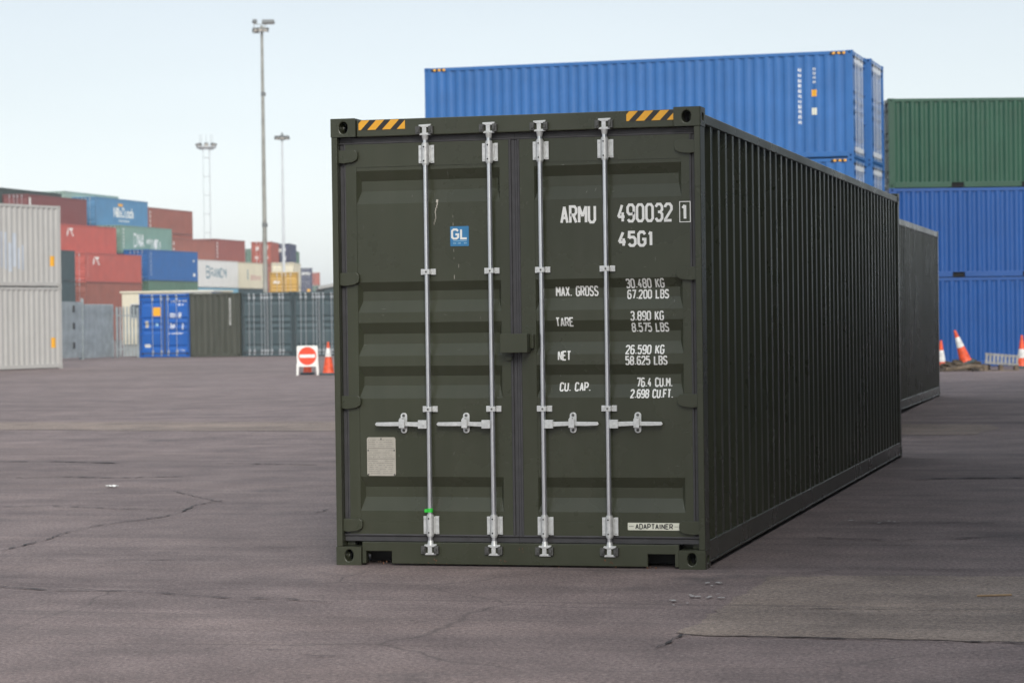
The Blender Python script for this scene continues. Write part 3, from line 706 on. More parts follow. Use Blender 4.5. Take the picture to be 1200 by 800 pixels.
# maker's strip, class sticker, data plate, warning chevrons
o = decal('sticker', [rrect(1.930 - HW, 2.264 - HW, .240, .287, .004)], lambda u, v, k: (u, .0525 - k, v), [], M['ivory'], dr); o['label'] = 'ivory maker strip with dark lettering'
text_flat = lambda nm, txt, x0, x1, z0, z1, st, y, m, par: decal(nm, string_quads(txt, x0 - HW, z0, x1 - x0, z1 - z0, st), lambda u, v, k: (u, y - k, v), [], M[m], par)
text_flat('sticker_lettering', 'ADAPTAINER', 1.982, 2.218, .246, .281, .0062, .0512, 'black_ink', dr)
for q in (rect(1.938 - HW, 1.968 - HW, .262, .266), rect(2.230 - HW, 2.256 - HW, .262, .265)): decal('sticker_mark', [q], lambda u, v, k: (u, .0512 - k, v), [], M['plate_ink'], dr)
o = decal('sticker', [rrect(.786 - HW, .910 - HW, 2.056, 2.184, .004)], on_door, DB, M['label_blue'], dl); o['label'] = 'small blue class sticker with white letters'
text_flat('sticker_lettering', 'GL', .799, .899, 2.098, 2.170, .0135, DY - .0036, 'white_ink', dl)
decal('sticker_lettering', [rect(.806 - HW, .896 - HW, 2.088, 2.091)] + dashes(.806 - HW, .898 - HW, 2.070, 2.080, 9, random.Random(1)), lambda u, v, k: (u, DY - .0036 - k, v), [], M['label_blue_ink'], dl)
b = MB(); b.prism(rrect(.203 - HW, .398 - HW, .577, .828, .014)[0], 'y', .0545, .0575); pl = link('data_plate', b.mesh('data_plate', [M['plate']]), dl, .001); pl['label'] = 'beige metal data plate with worn etched writing'
rnd = random.Random(5); ink = []
for i in range(17):
    z = .812 - i * .0135; segs = rnd.choice(([(.03, .45), (.55, .9)], [(.05, .9)], [(.03, .3), (.4, .62), (.68, .93)], [(.03, .38), (.62, .92)]))
    if i in (4, 9): segs = [(.02, .97)]
    for a, c in segs: ink += [rect(.206 - HW + a * .19, .206 - HW + c * .19, z - .0045, z)] if i in (4, 9) else dashes(.206 - HW + a * .19, .206 - HW + c * .19, z - .006, z, max(3, int((c - a) * 26)), rnd)
decal('etching', ink, lambda u, v, k: (u, .0538 - k, v), [], M['plate_ink'], dl)
b = MB()
for q in ((.300, .818), (.212, .742), (.389, .742), (.212, .586), (.389, .586)): b.tube((q[0] - HW, .051, q[1]), (q[0] - HW, .0545, q[1]), .005, n=8)
link('rivets', b.mesh('rivets', [M['steel']]), dl)
hd = [o_ for o_ in main.children if o_.name.startswith('door_header')][0]
for x0, x1, ch in ((.190 - HW, .505 - HW, 0), (1.963 - HW, 2.268 - HW, 0)):
    z0, z1 = 2.818, 2.880
    def wy(u, v, k): return (u, .0132 - k, v)
    decal('hazard_tape', [rect(x0, x1, z0, z1)], wy, [], M['black_ink'], hd)
    st = []; p = .100; hh = z1 - z0; n = 4
    for i in range(-1, 5):
        a = x0 + .059 + i * p
        poly = [(a, z0), (a + .056, z0), (a + .056 + .060, z1), (a + .060, z1)]
        # clip to the tape
        def clip(poly, xc, keep):
            o = []
            for (p_, q_) in zip(poly, poly[1:] + poly[:1]):
                i1, i2 = (p_[0] - xc) * keep >= 0, (q_[0] - xc) * keep >= 0
                if i1: o.append(p_)
                if i1 != i2: tt = (xc - p_[0]) / (q_[0] - p_[0]); o.append((xc, p_[1] + tt * (q_[1] - p_[1])))
            return o
        poly = clip(clip(poly, x0, 1), x1, -1) if poly else poly
        if len(poly) >= 3: st.append((poly, [tuple(range(len(poly)))], 3))
    decal('hazard_stripes', st, wy, [], M['amber'], hd)
# paint run down the left door, lime spot on a bar, chips
rn = []
for i in range(9):
    z = 2.36 - i * .018; xx = .700 - HW - i * .0022 + .004 * math.sin(i * 1.3); ww = .008 - .0006 * i + (.006 if i == 0 else 0); rn.append(rect(xx - ww / 2, xx + ww / 2, z - .019, z))
for x, z, s in ((.806, 2.20, .0022), (.808, 2.03, .002), (.809, 1.98, .0016), (.84, 1.93, .0025), (.81, 1.86, .003), (.805, 2.25, .0018)): rn.append(rect(x - HW - s / 2, x - HW + s / 2, z - s * 5, z + s * 4))
decal('paint_drips', rn, on_door, DB, M['plate'], dl)
rnd = random.Random(77)
def scratches(par, x0, x1, n, m, lo=.004, hi=.05):
    pcs = []
    for i in range(n):
        x, z = rnd.uniform(x0, x1), rnd.uniform(.24, 2.7); L_ = rnd.uniform(lo, hi); a = rnd.choice((rnd.uniform(-.2, .2), rnd.uniform(1.2, 1.9))); ww = rnd.uniform(.0008, .0022)
        dx, dz = math.cos(a) * L_, math.sin(a) * L_; px, pz = -math.sin(a) * ww, math.cos(a) * ww
        pcs.append(([(x, z), (x + dx * .5 + px, z + dz * .5 + pz), (x + dx, z + dz), (x + dx * .5 - px, z + dz * .5 - pz)], [(0, 1, 2, 3)], 0))
    o = decal('scuffs', pcs, lambda u, v, k: (u, on_door(u, v, k)[1] + .0010, v), DB, M[m], par); o['kind'] = 'stuff'; return o
M['scuff'] = plain('scuffed_paint', (.13, .135, .115), rough=.6, var=.2); M['rusted'] = plain('surface_rust', (.11, .05, .025), rough=.85, var=.35, scale=20)
scratches(dl, -1.12, -.05, 34, 'scuff'); scratches(dr, .05, 1.12, 30, 'scuff')
def rust_bloom(par, spots, y):
    pcs = []
    for x, z, s in spots:
        for i in range(5):
            cx, cz, r_ = x + rnd.gauss(0, s), z - abs(rnd.gauss(0, s * 1.2)), rnd.uniform(.002, .006); k = 7
            pcs.append(([(cx + r_ * rnd.uniform(.5, 1.2) * math.cos(2 * math.pi * j / k), cz + r_ * rnd.uniform(.6, 2.0) * math.sin(2 * math.pi * j / k)) for j in range(k)], [tuple(range(k))], i))
    o = decal('rust_spots', pcs, lambda u, v, k: (u, y - k * .2, v), [], M['rusted'], par); o['kind'] = 'stuff'; return o
ds_ = [o_ for o_ in main.children if o_.name.startswith('door_sill')][0]
rust_bloom(ds_, [(-.9, .03, .02), (-.5, .022, .03), (-.1, .05, .02), (.3, .02, .03), (.62, .04, .03), (.85, .025, .02), (.02, .13, .02), (-.56, .05, .02), (.60, .055, .02)], .0150)
b = MB(); b.tube((BX[0], BY, .346), (BX[0], BY, .372), .0185, n=14); b.box(BX[0] - .038, BX[0] - .012, .012, .026, .344, .366); link('lime_mark', b.mesh('lime_mark', [M['lime']]), dl, .004)

# ------------------------------------------------------------------ a second green container behind it
sx_, sy_ = 1.45 - HW, 28.72 - L40
c2, _ = container('shipping_container', 'dark green container standing behind the lettered olive one, ribbed side in shade', 'shipping container', (sx_, sy_, gz(sx_, sy_ + L40) - .004), 0, L40, H9, 'olive', lod=1)

# ------------------------------------------------------------------ decals on ribbed side walls
def side_decal(t, L, H, sgn, pieces, m, nm='lettering', off=.004):
    """pieces in (distance along the wall from the door end, height), laid onto the ribs"""
    pr = corr_profile(L); br = [y for y, _ in pr]
    sw = [o for o in t.children if o.name.startswith('side_wall')][0 if sgn < 0 else 1]
    us = [p[0] for vs, _, _ in pieces for p in vs]; br = [y for y in br if min(us) <= y <= max(us)]
    return decal(nm, pieces, lambda u, v, k: (sgn * (SIDE_X - corr_at(pr, u) + off + k), u, v), br, M[m], sw, baxis=0)
def vertical_text(y, z1, z0, wd, n, rnd):
    """an unreadably small number painted downwards"""
    o = []; h = (z1 - z0) / n
    for i in range(n):
        z = z1 - h * (i + 1); o += dashes(y - wd / 2, y + wd / 2, z + h * .14, z + h * .86, 1, rnd, 0)
    return o

# ------------------------------------------------------------------ blue stack with doors, behind on the right
rnd = random.Random(21)
names = ['on the ground', 'in the middle', 'on top']
for row in range(2):
    for lv in range(3):
        x, y, z = (-2.70 if row == 0 else -2.48), 51.62 + HW + row * 2.50, lv * (H9 + .006)
        vis = {(0, 2): 'mid blue container topmost behind the olive roof, yellow square on its long ribbed side',
               (0, 1): 'mid blue container second up, its yellow and black corner tape showing over the dark side',
               (1, 2): 'top blue container set back beside another, narrow barred door end against the sky',
               (1, 1): 'blue container set back and second up, its barred doors left of the bottle green one'}
        lab = vis.get((row, lv), 'blue container on the ground at the foot of the three high blue stack')
        t, dd = container('shipping_container', lab, 'shipping container', (x, y, z), R(90 - 1.8 + 0.0), L40, H9, 'blue', lod=1, group='blue containers stacked three high')
        if row == 0:
            yy = 1.06
            side_decal(t, L40, H9, -1, vertical_text(1.46, H9 - .42, .92, .10, 11, rnd), 'white_ink')
            side_decal(t, L40, H9, -1, vertical_text(1.06, H9 - .42, 2.02, .10, 4, rnd), 'white_ink')
            side_decal(t, L40, H9, -1, [rect(.99, 1.13, 1.68, 1.86)], 'amber', 'sticker'); side_decal(t, L40, H9, -1, [rect(.99, 1.13, 1.18, 1.37)], 'ivory', 'sticker')
            for ya, yb in ((.20, .62), (L40 - .62, L40 - .20)):
                b = MB(); n = 6
                for i in range(n):
                    u0 = ya + (yb - ya) * i / n; u1 = ya + (yb - ya) * (i + 1) / n; b.box(-HW + .000, -HW + .0035, u0 + .001, u1 - .001, H9 - .098, H9 - .038, i % 2)
                fr_ = [o for o in t.children if o.name.startswith('frame')][0]
                link('hazard_tape', b.mesh('hazard_tape', [M['amber'], M['black_ink']]), fr_)

# ------------------------------------------------------------------ blue and green stack on the right
th = -math.atan2(.967, .254) + R(2.0)
ux, uy = -math.sin(th), math.cos(th); nx_, ny_ = math.cos(th), math.sin(th)
P0 = Vector((-2.32, 56.60)) - Vector((nx_, ny_)) * HW
for lv, (c_, lab) in enumerate((('blue2', 'royal blue ribbed container on the ground behind the traffic cones'), ('blue2', 'royal blue container between the bottle green one and the ground one'), ('green', 'bottle green ribbed container on top of the royal blue ones'))):
    container('shipping_container', lab, 'shipping container', (P0.x, P0.y, lv * (H8 + .004)), th, L20, H8, c_, lod=1, group='short containers stacked three high', pockets=True)

# ------------------------------------------------------------------ off-white stack at the left
th = -R(15.0); ax = Vector((-math.sin(th), math.cos(th))); nr = Vector((math.cos(th), math.sin(th)))
far = Vector((-32.78, 66.06)); o0 = far - ax * L40 - nr * HW
rnd = random.Random(9)
for lv, lab in enumerate(('off-white ribbed container on the ground with a yellow sticker, under a matching one', 'off-white ribbed container with pale blue smudges, stacked on a matching one')):
    t, _ = container('shipping_container', lab, 'shipping container', (o0.x, o0.y, lv * (H9 + .006)), th, L40, H9, 'white', lod=1, group='off-white containers stacked two high')
    side_decal(t, L40, H9, 1, [rect(L40 - .56, L40 - .32, .74, 1.10)], 'amber', 'sticker')
    if lv == 1:
        pcs = []
        for i in range(16):
            yy = L40 - 5.4 + i * .22; pcs.append(rect(yy, yy + .15, rnd.uniform(.5, .8), rnd.uniform(1.3, 2.1)))
        M['smudge'] = plain('overpainted_blue', (.47, .51, .56), rough=.5, var=.12, scale=1.5)
        side_decal(t, L40, H9, 1, pcs, 'smudge', 'overpaint', .002)

# ------------------------------------------------------------------ unseen container rows, inferred and added at the right to shade the lane
for j, y in enumerate((-11.0, 1.5, 14.0, 26.5)):
    for lv in range(5):
        c_ = ('navy', 'darkgreen', 'teal')[(j * 2 + lv) % 3]
        if j == 3 and lv > 1: continue
        container('shipping_container', 'dark container in the tall rows along the right side of the lane', 'shipping container', (6.7 + HW + (j % 2) * .06, y, lv * (H9 + .005)), 0, L40, H9, c_, lod=2, group='containers in the tall rows along the lane')

# ------------------------------------------------------------------ row of containers across the yard
FY = 89.45
t, dd = container('shipping_container', 'bright blue container with a yellow square on its white barred doors', 'shipping container', (-38.66, FY, 0), 0, L20, H9, 'door_blue', lod=1)
rnd = random.Random(4)
decal('sticker', [rect(-.56, -.20, 1.88, 2.28)], on_door, DB, M['amber'], dd[-1])
decal('sticker', [rect(-.95, -.80, 1.36, 1.66), ], on_door, DB, M['plate'], dd[-1]); decal('sticker', [rrect(-.46, -.32, 1.42, 1.56, .06)], on_door, DB, M['label_blue_ink'], dd[-1])
decal('sticker', [rrect(-1.0, -.70, .46, .60, .06)], on_door, DB, M['white_ink'], dd[-1])
for a, c, z0, z1, n in ((.32, .52, 2.48, 2.62, 4), (.66, 1.10, 2.50, 2.64, 6), (.66, .92, 2.34, 2.46, 4), (.26, .54, 1.78, 2.04, 4), (.66, .92, 1.76, 2.04, 3), (.26, .50, 1.28, 1.56, 3), (.66, .92, 1.26, 1.56, 3), (.20, .9, 1.05, 1.12, 9), (.62, 1.0, .28, .34, 6)):
    decal('lettering', dashes(a, c, z0, z1, n, rnd), on_door, DB, M['white_ink'], dd[1])
t, _ = container('shipping_container', 'olive container with plain ribbed end and a white number running down it', 'shipping container', (-36.19, FY + L20, 0), R(180), L20, H9, 'olive2', lod=1)
ew = [o for o in t.children if o.name.startswith('end_wall')][0]
decal('lettering', vertical_text(-.72, 2.66, 1.42, .10, 11, random.Random(2)), lambda u, v, k: (u, L20 - .024, v), [], M['white_ink'], ew)
EB = (-.862, -.63, -.275, -.118, .010, .20, .592, .75)
for i, lab in enumerate(('dark slate container with eight door bars, between the olive one and the no entry board', 'dark slate container with eight door bars, standing behind the no entry board', 'dark slate barred container hidden behind the large olive container')):
    container('shipping_container', lab, 'shipping container', (-33.72 + i * 2.47, FY + .1, 0), 0, L20, H9, 'slate', lod=1, group='slate containers in a row', bars=EB)

# ------------------------------------------------------------------ the far pile
def stack(xr, y0, specs, L=L40, rz=0, group='containers in the far pile'):
    """specs bottom-up: (height, colour, label); xr is the right wall, y0 the near end"""
    z = 0; o = []
    for h, c_, lab in specs:
        a = Vector((math.cos(rz), math.sin(rz)))
        t, dd = container('shipping_container', lab, 'shipping container', (xr - a.x * HW, y0 - a.y * HW, z), rz, L, h, c_, lod=2, group=group)
        o.append((t, dd, h)); z += h + .004
    return o
hid = 'weathered container low in the far pile, hidden by those in front'
rnd = random.Random(31)
def endmark(t, L, H, y=.55, wd=.14, n=10): side_decal(t, L, H, 1, vertical_text(y, H - .25, .45, wd, n, rnd), 'white_ink')
def kmark(t, L, H, y): side_decal(t, L, H, 1, [([(y, H - 1.05), (y + .22, H - 1.05), (y + .55, H - .35), (y + .33, H - .35)], [(0, 1, 2, 3)], 0), ([(y + .55, H - .35), (y + 1.4, H - .35), (y + 1.2, H - .60), (y + .70, H - .60)], [(0, 1, 2, 3)], 0), ([(y + .95, H - .66), (y + 1.15, H - .66), (y + 1.5, H - 1.05), (y + 1.25, H - 1.05)], [(0, 1, 2, 3)], 0)], 'white_ink')
# dark teal pair in front, mostly behind the off-white stack
stack(-83.9, 178.2 - L40, [(H8, 'teal', hid), (H8, 'teal', 'dark teal container just above the grey fence beside the off-white stack'), (H8, 'teal', 'dark teal container upper of two, against the faded red one')])
s = stack(-85.3, 183.4, [(H8, 'rust', hid), (H8, 'rust', 'dull rust red container just above the grey fence'), (H8, 'coral', 'faded red container with white mark, directly on the dull rust red one')])
endmark(s[2][0], L40, H8, .5); kmark(s[2][0], L40, H8, 1.5)
s = stack(-87.75, 183.4, [(H8, 'rust', hid), (H8, 'rust', hid), (H8, 'coral', hid), (H8, 'coral', 'faded red container right below the long maroon one')])
kmark(s[3][0], L40, H8, 1.5)
s = stack(-90.2, 182.4, [(H8, 'rust', hid), (H8, 'coral', hid), (H8, 'rust', hid), (H8, 'maroon', hid), (H8, 'maroon', 'maroon container at top of the pile over the off-white stack')])
side_decal(s[4][0], L40, H8, 1, [rect(.30, .62, 1.15, 2.30)], 'white_ink')
stack(-92.7, 182.4, [(H9, 'navy', hid), (H9, 'maroon', hid), (H8, 'teal', hid), (H8, 'darkgreen', hid), (H8, 'darkgreen', 'blackish green container whose roof edge shows above the maroon one')])
stack(-92.7, 195.3, [(H9, 'navy', hid), (H9, 'maroon', hid), (H8, 'teal', hid), (H9, 'ltgreen', hid), (H8, 'ltgreen', 'pale green container peeping over the maroon and sky blue ones')])
s = stack(-90.3, 196.8, [(H8, 'rust', hid), (H8, 'teal', hid), (H8, 'rust', hid), (H9, 'maroon', hid), (H8 + .1, 'skyblue', 'sky blue container at the top with white name in the middle')])
tb = s[4][0]
fc = bpy.data.curves.new('name_text', 'FONT'); fc.body = 'NileDutch'; fc.size = 1.25; fc.offset = .02
fo = bpy.data.objects.new('name_text', fc); COL.objects.link(fo); bpy.context.view_layer.update()
fm = bpy.data.meshes.new_from_object(fo.evaluated_get(bpy.context.evaluated_depsgraph_get())); bpy.data.objects.remove(fo)
xs = [v.co.x for v in fm.vertices]; k = 4.6 / (max(xs) - min(xs)); y0 = 4.1
pcs = [([((fm.vertices[i].co.x - min(xs)) * k + y0, fm.vertices[i].co.y * 1.05 + .95) for i in p.vertices], [tuple(range(len(p.vertices)))], 0) for p in fm.polygons]
side_decal(tb, L40, H8 + .1, 1, pcs, 'white_ink'); side_decal(tb, L40, H8 + .1, 1, dashes(5.2, 7.7, .52, .70, 12, rnd), 'white_ink')
side_decal(tb, L40, H8 + .1, 1, [rrect(5.1, 6.2, 1.98, 2.22, .1)], 'amber', 'emblem')
s = stack(-87.85, 196.9, [(H8, 'rust', hid), (H8, 'maroon', hid), (H9, 'navy', hid), (H8, 'sage', 'sage green container with big worn white lettering, under the sky blue one')])
side_decal(s[3][0], L40, H8, 1, string_quads('DNA', 3.0, .60, 2.3, 1.3, .17) + dashes(5.9, 7.0, .95, 1.5, 3, rnd) + dashes(7.1, 9.4, .5, 1.5, 5, rnd), 'white_ink'); endmark(s[3][0], L40, H8, .6, .25, 6)
s = stack(-85.4, 197.4, [(H9, 'midgreen', hid), (H8, 'midgreen', 'grey green container under the plain blue one, white writing low on it'), (H9, 'blue', 'plain mid blue container with a white number down its near edge')])
endmark(s[2][0], L40, H9, .75, .22, 11); side_decal(s[1][0], L40, H8, 1, dashes(5.5, 9.0, 1.1, 1.5, 6, rnd), 'white_ink'); side_decal(s[2][0], L40, H9, 1, [rect(L40 - 1.1, L40 - .7, .5, .8)], 'white_ink'); side_decal(s[2][0], L40, H9, 1, [rect(L40 - 1.1, L40 - .8, 1.9, 2.1)], 'white_ink')
s = stack(-96.16, 222.8, [(H9, 'rust', hid), (H8, 'maroon', hid), (H9, 'rust', hid), (H8, 'rust', hid), (H8, 'rust', 'rust brown container standing highest against the sky, right of the sky blue one')])
endmark(s[4][0], L40, H8, .6, .25, 4)
s = stack(-93.84, 223.4, [(H8, 'rust', hid), (H8, 'maroon', hid), (H8, 'rust', hid), (H8, 'rust', 'rust brown container right of the sage green one, above the plain blue one')])
endmark(s[3][0], L40, H8, .6, .25, 3)
s = stack(-91.45, 224.0, [(H8, 'midgreen', hid), (H8, 'paleblue', 'pale blue container under the white one, only its upper edge showing'), (H9, 'bright', 'clean white container with large grey blue letters on its side')])
side_decal(s[2][0], L40, H9, 1, string_quads('B', 3.0, .95, .95, 1.35, .20) + string_quads('RANDM', 4.35, 1.05, 4.3, 1.05, .16), 'ink_grey')
s = stack(-94.66, 237.7, [(H8, 'rust', hid), (H8, 'maroon', hid), (H9, 'rust', hid), (H8, 'redbrown', 'red brown container with a white number down its edge, behind the clean white one')], L=9.125)
endmark(s[3][0], 9.125, H8, .75, .35, 5)
s = stack(-92.3, 238.3, [(H8, 'teal', hid), (H8, 'slate', 'slate blue container under the pinkish white one'), (H9, 'cream', 'dull white container with faded pink lettering, behind the tall mast')], L=9.125)
side_decal(s[2][0], 9.125, H9, 1, dashes(4.0, 8.2, .95, 1.55, 5, rnd), 'ink_pink'); side_decal(s[2][0], 9.125, H9, 1, [rect(3.0, 3.25, 1.0, 2.1)], 'ink_grey')

# farther groups, each at its own angle
def at_px(px, dep):
    """ground point at a bearing and depth from where the photo was taken"""
    lat = (px - 600) / 2889.418 * dep
    return (5.1963 + lat * .9672 - dep * .2540, -15.2086 + lat * .2538 + dep * .9672)
def sub(px_right, dep, specs, L, deg, group='containers in the farthest stacks'):
    x, y = at_px(px_right, dep); return stack(x, y, specs, L, R(deg), group)
far_hid = 'container low in the farthest stacks, hidden by the nearer row'
s = sub(320, 292, [(H9, 'rust', far_hid), (H8, 'rust', far_hid), (H9, 'rust', far_hid), (H8, 'orange_red', 'orange red container with white marks on its doors, behind the tall mast')], L20, 12)
for a, c, z0, z1 in ((.35, .8, 1.6, 2.2), (.35, .8, .5, .9), (-.7, -.3, 1.5, 2.1), (-.8, -.4, .5, .9)): decal('lettering', dashes(a, c, z0, z1, 2, rnd), lambda u, v, k: (u, .03, v), [], M['white_ink'], s[3][1][1 if a > 0 else -1])
s = sub(341, 300, [(H9, 'navy', far_hid), (H8, 'navy', far_hid), (H9, 'navy', far_hid), (H8, 'navy', 'navy container with pale marks, right of the orange red one')], L20, 12)
decal('lettering', dashes(-.2, .8, 1.5, 2.1, 2, rnd) + dashes(-.1, .8, .5, 1.1, 2, rnd), lambda u, v, k: (u, .03, v), [], M['white_ink'], s[3][1][1])
sub(351, 345, [(H9, 'midgreen', far_hid), (H9, 'midgreen', far_hid), (H9, 'midgreen', far_hid), (H8, 'midgreen', 'small green container peeping out right of the navy one')], L20, 18)
sub(301, 330, [(H9, 'midgreen', far_hid), (H9, 'midgreen', far_hid), (H9, 'midgreen', far_hid), (H8, 'midgreen', 'sliver of green container between the two reds')], L20, 14)
sub(346, 262, [(H8, 'cream', far_hid), (H8, 'cream', far_hid), (H8, 'cream', 'cream container showing around the ochre yellow one')], L20, 13)
s = sub(350, 214, [(H9, 'yellow', far_hid), (H9, 'yellow', 'ochre yellow container in front of the cream one')], L20, 19)
decal('lettering', dashes(-.9, -.3, 1.9, 2.2, 2, rnd), lambda u, v, k: (u, .03, v), [], M['white_ink'], s[1][1][-1])
s = sub(367, 470, [(H9, 'navy', far_hid), (H9, 'navy', far_hid), (H9, 'navy', 'navy container with a yellow spot, lower of the two left of the canopy'), (H9, 'navy', 'navy container with white name, upper of the two left of the canopy')], L20, 19)
decal('lettering', dashes(-.8, .9, 1.5, 2.1, 4, rnd), lambda u, v, k: (u, .03, v), [], M['white_ink'], s[3][1][1]); decal('emblem', [rrect(.2, .8, 1.2, 1.8, .2)], lambda u, v, k: (u, .03, v), [], M['amber'], s[2][1][1])
sub(376, 500, [(H9, 'midgreen', far_hid), (H9, 'midgreen', far_hid), (H9, 'midgreen', 'green container squeezed between the navy ones and the canopy'), (H8, 'orange_red', 'orange container atop the green one left of the canopy')], L20, 22)

# ------------------------------------------------------------------ far canopy, cabin and fence
x, y = at_px(376.5, 300); t = empty('canopy_building', 'flat roofed canopy with a dark underside and pale top edge, right of the navy containers', 'building', (x, y, 0), R(20))
b = MB(); b.prism([(0, 5.35), (.6, 5.05), (9, 4.0), (30, 4.0), (30, 6.9), (9, 6.9)], 'y', 0, 26); link('fascia', b.mesh('fascia', [M['canopy_dark']]), t)
b = MB(); b.prism([(-.3, 5.36), (9, 6.905), (30.2, 6.905), (30.2, 7.3), (9, 7.3), (-.3, 5.75)], 'y', -.4, 26.4); link('roof', b.mesh('roof', [M['concrete']]), t)
for xx in (6.5, 15, 24):
    for yy in (2, 22):
        b = MB(); b.box(xx, xx + .5, yy, yy + .5, 0, 4.3); link('column', b.mesh('column', [M['concrete']]), t)
t = empty('site_cabin', 'cream site cabin with a small dark window, between the grey fence and the blue doors', 'cabin', (-41.7, 94.4, 0), 0)
b = MB(); b.box(-1.2, 3.4, 0, 2.6, .55, 3.0); link('wall', b.mesh('wall', [M['cream']]), t, .02)
b = MB(); b.box(-1.28, 3.48, -.06, 2.68, 3.003, 3.10); link('roof', b.mesh('roof', [M['cream']]), t, .02)
b = MB(); b.box(-.70, .10, -.02, -.002, 1.85, 2.45, 1); b.box(-.75, .15, -.03, -.021, 1.80, 1.85); b.box(-.75, .15, -.03, -.021, 2.45, 2.50); b.box(-.75, -.70, -.03, -.021, 1.85, 2.45); b.box(.10, .15, -.03, -.021, 1.85, 2.45)
link('window', b.mesh('window', [M['zincplate'], plain('cabin_glass', (.10, .12, .13), rough=.15)]), t)
b = MB(); b.box(-1.1, 3.3, .1, 2.5, 0, .548); link('plinth', b.mesh('plinth', [M['concrete']]), t)
def fence(name, label, A, B, h, pitch, gaps=False):
    A, B = Vector(A), Vector(B); d = B - A; L = d.length; t = empty(name, label, 'fence', (A.x, A.y, 0), math.atan2(d.y, d.x), 'steel palisade fencing at the left')
    b = MB(); n = int(L / pitch)
    for i in range(n):
        x = i * pitch; q = .50 if gaps else .80; b.prism([(x, .06), (x + pitch * q, .06), (x + pitch * q, h - .05), (x + pitch * .48, h), (x + pitch * .25, h - .03), (x + pitch * .02, h), (x, h - .05)], 'y', -.008, .008)
    link('pales', b.mesh('pales', [M['fence']]), t)
    for z in (.35, h - .45): b = MB(); b.box(0, L, .009, .055, z, z + .06); link('rail', b.mesh('rail', [M['fence']]), t)
    x = 0
    while x <= L + .01: b = MB(); b.box(x - .05, x + .05, .056, .156, 0, h - .08); link('post', b.mesh('post', [M['fence']]), t); x += L / max(1, round(L / 2.7))
    return t
fence('palisade_fence', 'grey steel palisade fence below the rust red containers', (-40.75, 85.2), (-41.0, 89.2), 2.45, .17)
fence('palisade_fence', 'see-through grey fence in front of the cream cabin', (-41.0, 89.4), (-39.95, 89.35), 2.35, .17, True)
t = empty('steel_gate', 'grey sheet steel gate with black hinges beside the off-white stack', 'gate', (-40.75, 82.9, 0), R(90))
b = MB(); b.box(0, 2.3, -.02, .02, .10, 2.55); link('sheet', b.mesh('sheet', [M['fence']]), t)
b = MB(); b.box(-.05, .04, -.05, .05, 0, 2.7); b.box(2.26, 2.35, -.05, .05, 0, 2.7); link('gate_frame', b.mesh('gate_frame', [M['fence']]), t)
for z in (.5, 1.35, 2.1): b = MB(); b.box(1.25, 1.45, -.04, -.021, z, z + .28); link('hinge', b.mesh('hinge', [M['steel']]), t)

# ------------------------------------------------------------------ floodlight masts
x, y = at_px(312, 200); t = empty('floodlight_mast', 'tallest weathered steel mast with a cluster of floodlights', 'light mast', (x, y, 0), R(20))
b = MB(); b.tube((0, 0, .0), (0, 0, 25.5), .215, .105, n=18); b.lathe([(.42, 0), (.42, .06), (.24, .07), (.24, .5)], 18); link('pole', b.mesh('pole', [M['pole']]), t)
for z in (19.8, 9.2): b = MB(); b.tube((0, 0, z), (0, 0, z + .35), .14 if z > 15 else .20, n=14); b.box(.1, .25, -.08, .08, z, z + .3); link('junction_box', b.mesh('junction_box', [M['lamp']]), t)
b = MB(); b.lathe([(.55, 25.2), (.60, 25.2), (.60, 25.30), (.55, 25.30), (.55, 25.2)], 20)
for a in range(4): b.tube((0, 0, 25.1), (.58 * math.cos(a * 1.571), .58 * math.sin(a * 1.571), 25.25), .04, n=6)
b.tube((-.62, 0, 25.2), (-.62, 0, 25.75), .025, n=6); b.tube((-.62, 0, 25.62), (.1, 0, 25.62), .025, n=6); b.tube((.1, 0, 25.2), (.45, -.1, 25.75), .03, n=6); link('head_frame', b.mesh('head_frame', [M['pole']]), t)
def flood(par, x, y, z, yawd, tilt, w_=.6, h_=.42):
    b = MB(); b.box(-w_ / 2, w_ / 2, -.14, .14, -h_ / 2, h_ / 2); b.box(-w_ / 2 + .04, w_ / 2 - .04, -.15, -.141, -h_ / 2 + .04, h_ / 2 - .04, 1)
    b.box(-w_ / 2 - .04, -w_ / 2, -.03, .03, -h_ / 2 - .1, 0); b.box(w_ / 2, w_ / 2 + .04, -.03, .03, -h_ / 2 - .1, 0)
    o = link('floodlight', b.mesh('floodlight', [M['lamp'], M['lens']]), par, .02); o.location = (x, y, z); o.rotation_euler = (R(tilt), 0, R(yawd)); return o
for xx, yy, yw in ((-.52, -.30, 20), (-.12, -.55, 5), (-.42, .35, 160), (.30, -.46, -15)): flood(t, xx, yy, 25.12, yw, 25, .42, .28)
flood(t, .52, -.15, 25.78, -10, 70, .95, .34); flood(t, -.55, .05, 25.85, 15, 60, .32, .22)
x, y = at_px(334, 240); t = empty('floodlight_mast', 'slim pale steel mast with a small dark lamp head, right of the tallest mast', 'light mast', (x, y, 0), R(20))
b = MB(); b.tube((0, 0, 0), (0, 0, 19.4), .165, .09, n=14); b.lathe([(.35, 0), (.35, .06), (.19, .07), (.19, .4)], 14); link('pole', b.mesh('pole', [M['palegalv']]), t)
b = MB(); b.lathe([(.1, 19.2), (.3, 19.25), (.3, 19.5), (.1, 19.7), (.05, 19.9)], 12); b.tube((-.5, 0, 19.35), (.5, 0, 19.35), .05, n=6); link('head_frame', b.mesh('head_frame', [M['lamp']]), t)
for xx, yy, yw in ((-.45, -.1, 30), (.42, -.1, -25), (0, -.35, 0), (0, .3, 180)): flood(t, xx, yy, 19.38, yw, 35, .52, .30)
x, y = at_px(245, 330); t = empty('floodlight_mast', 'distant pale lattice mast with a ring of lamps above the rust brown containers', 'light mast', (x, y, 0), R(22))
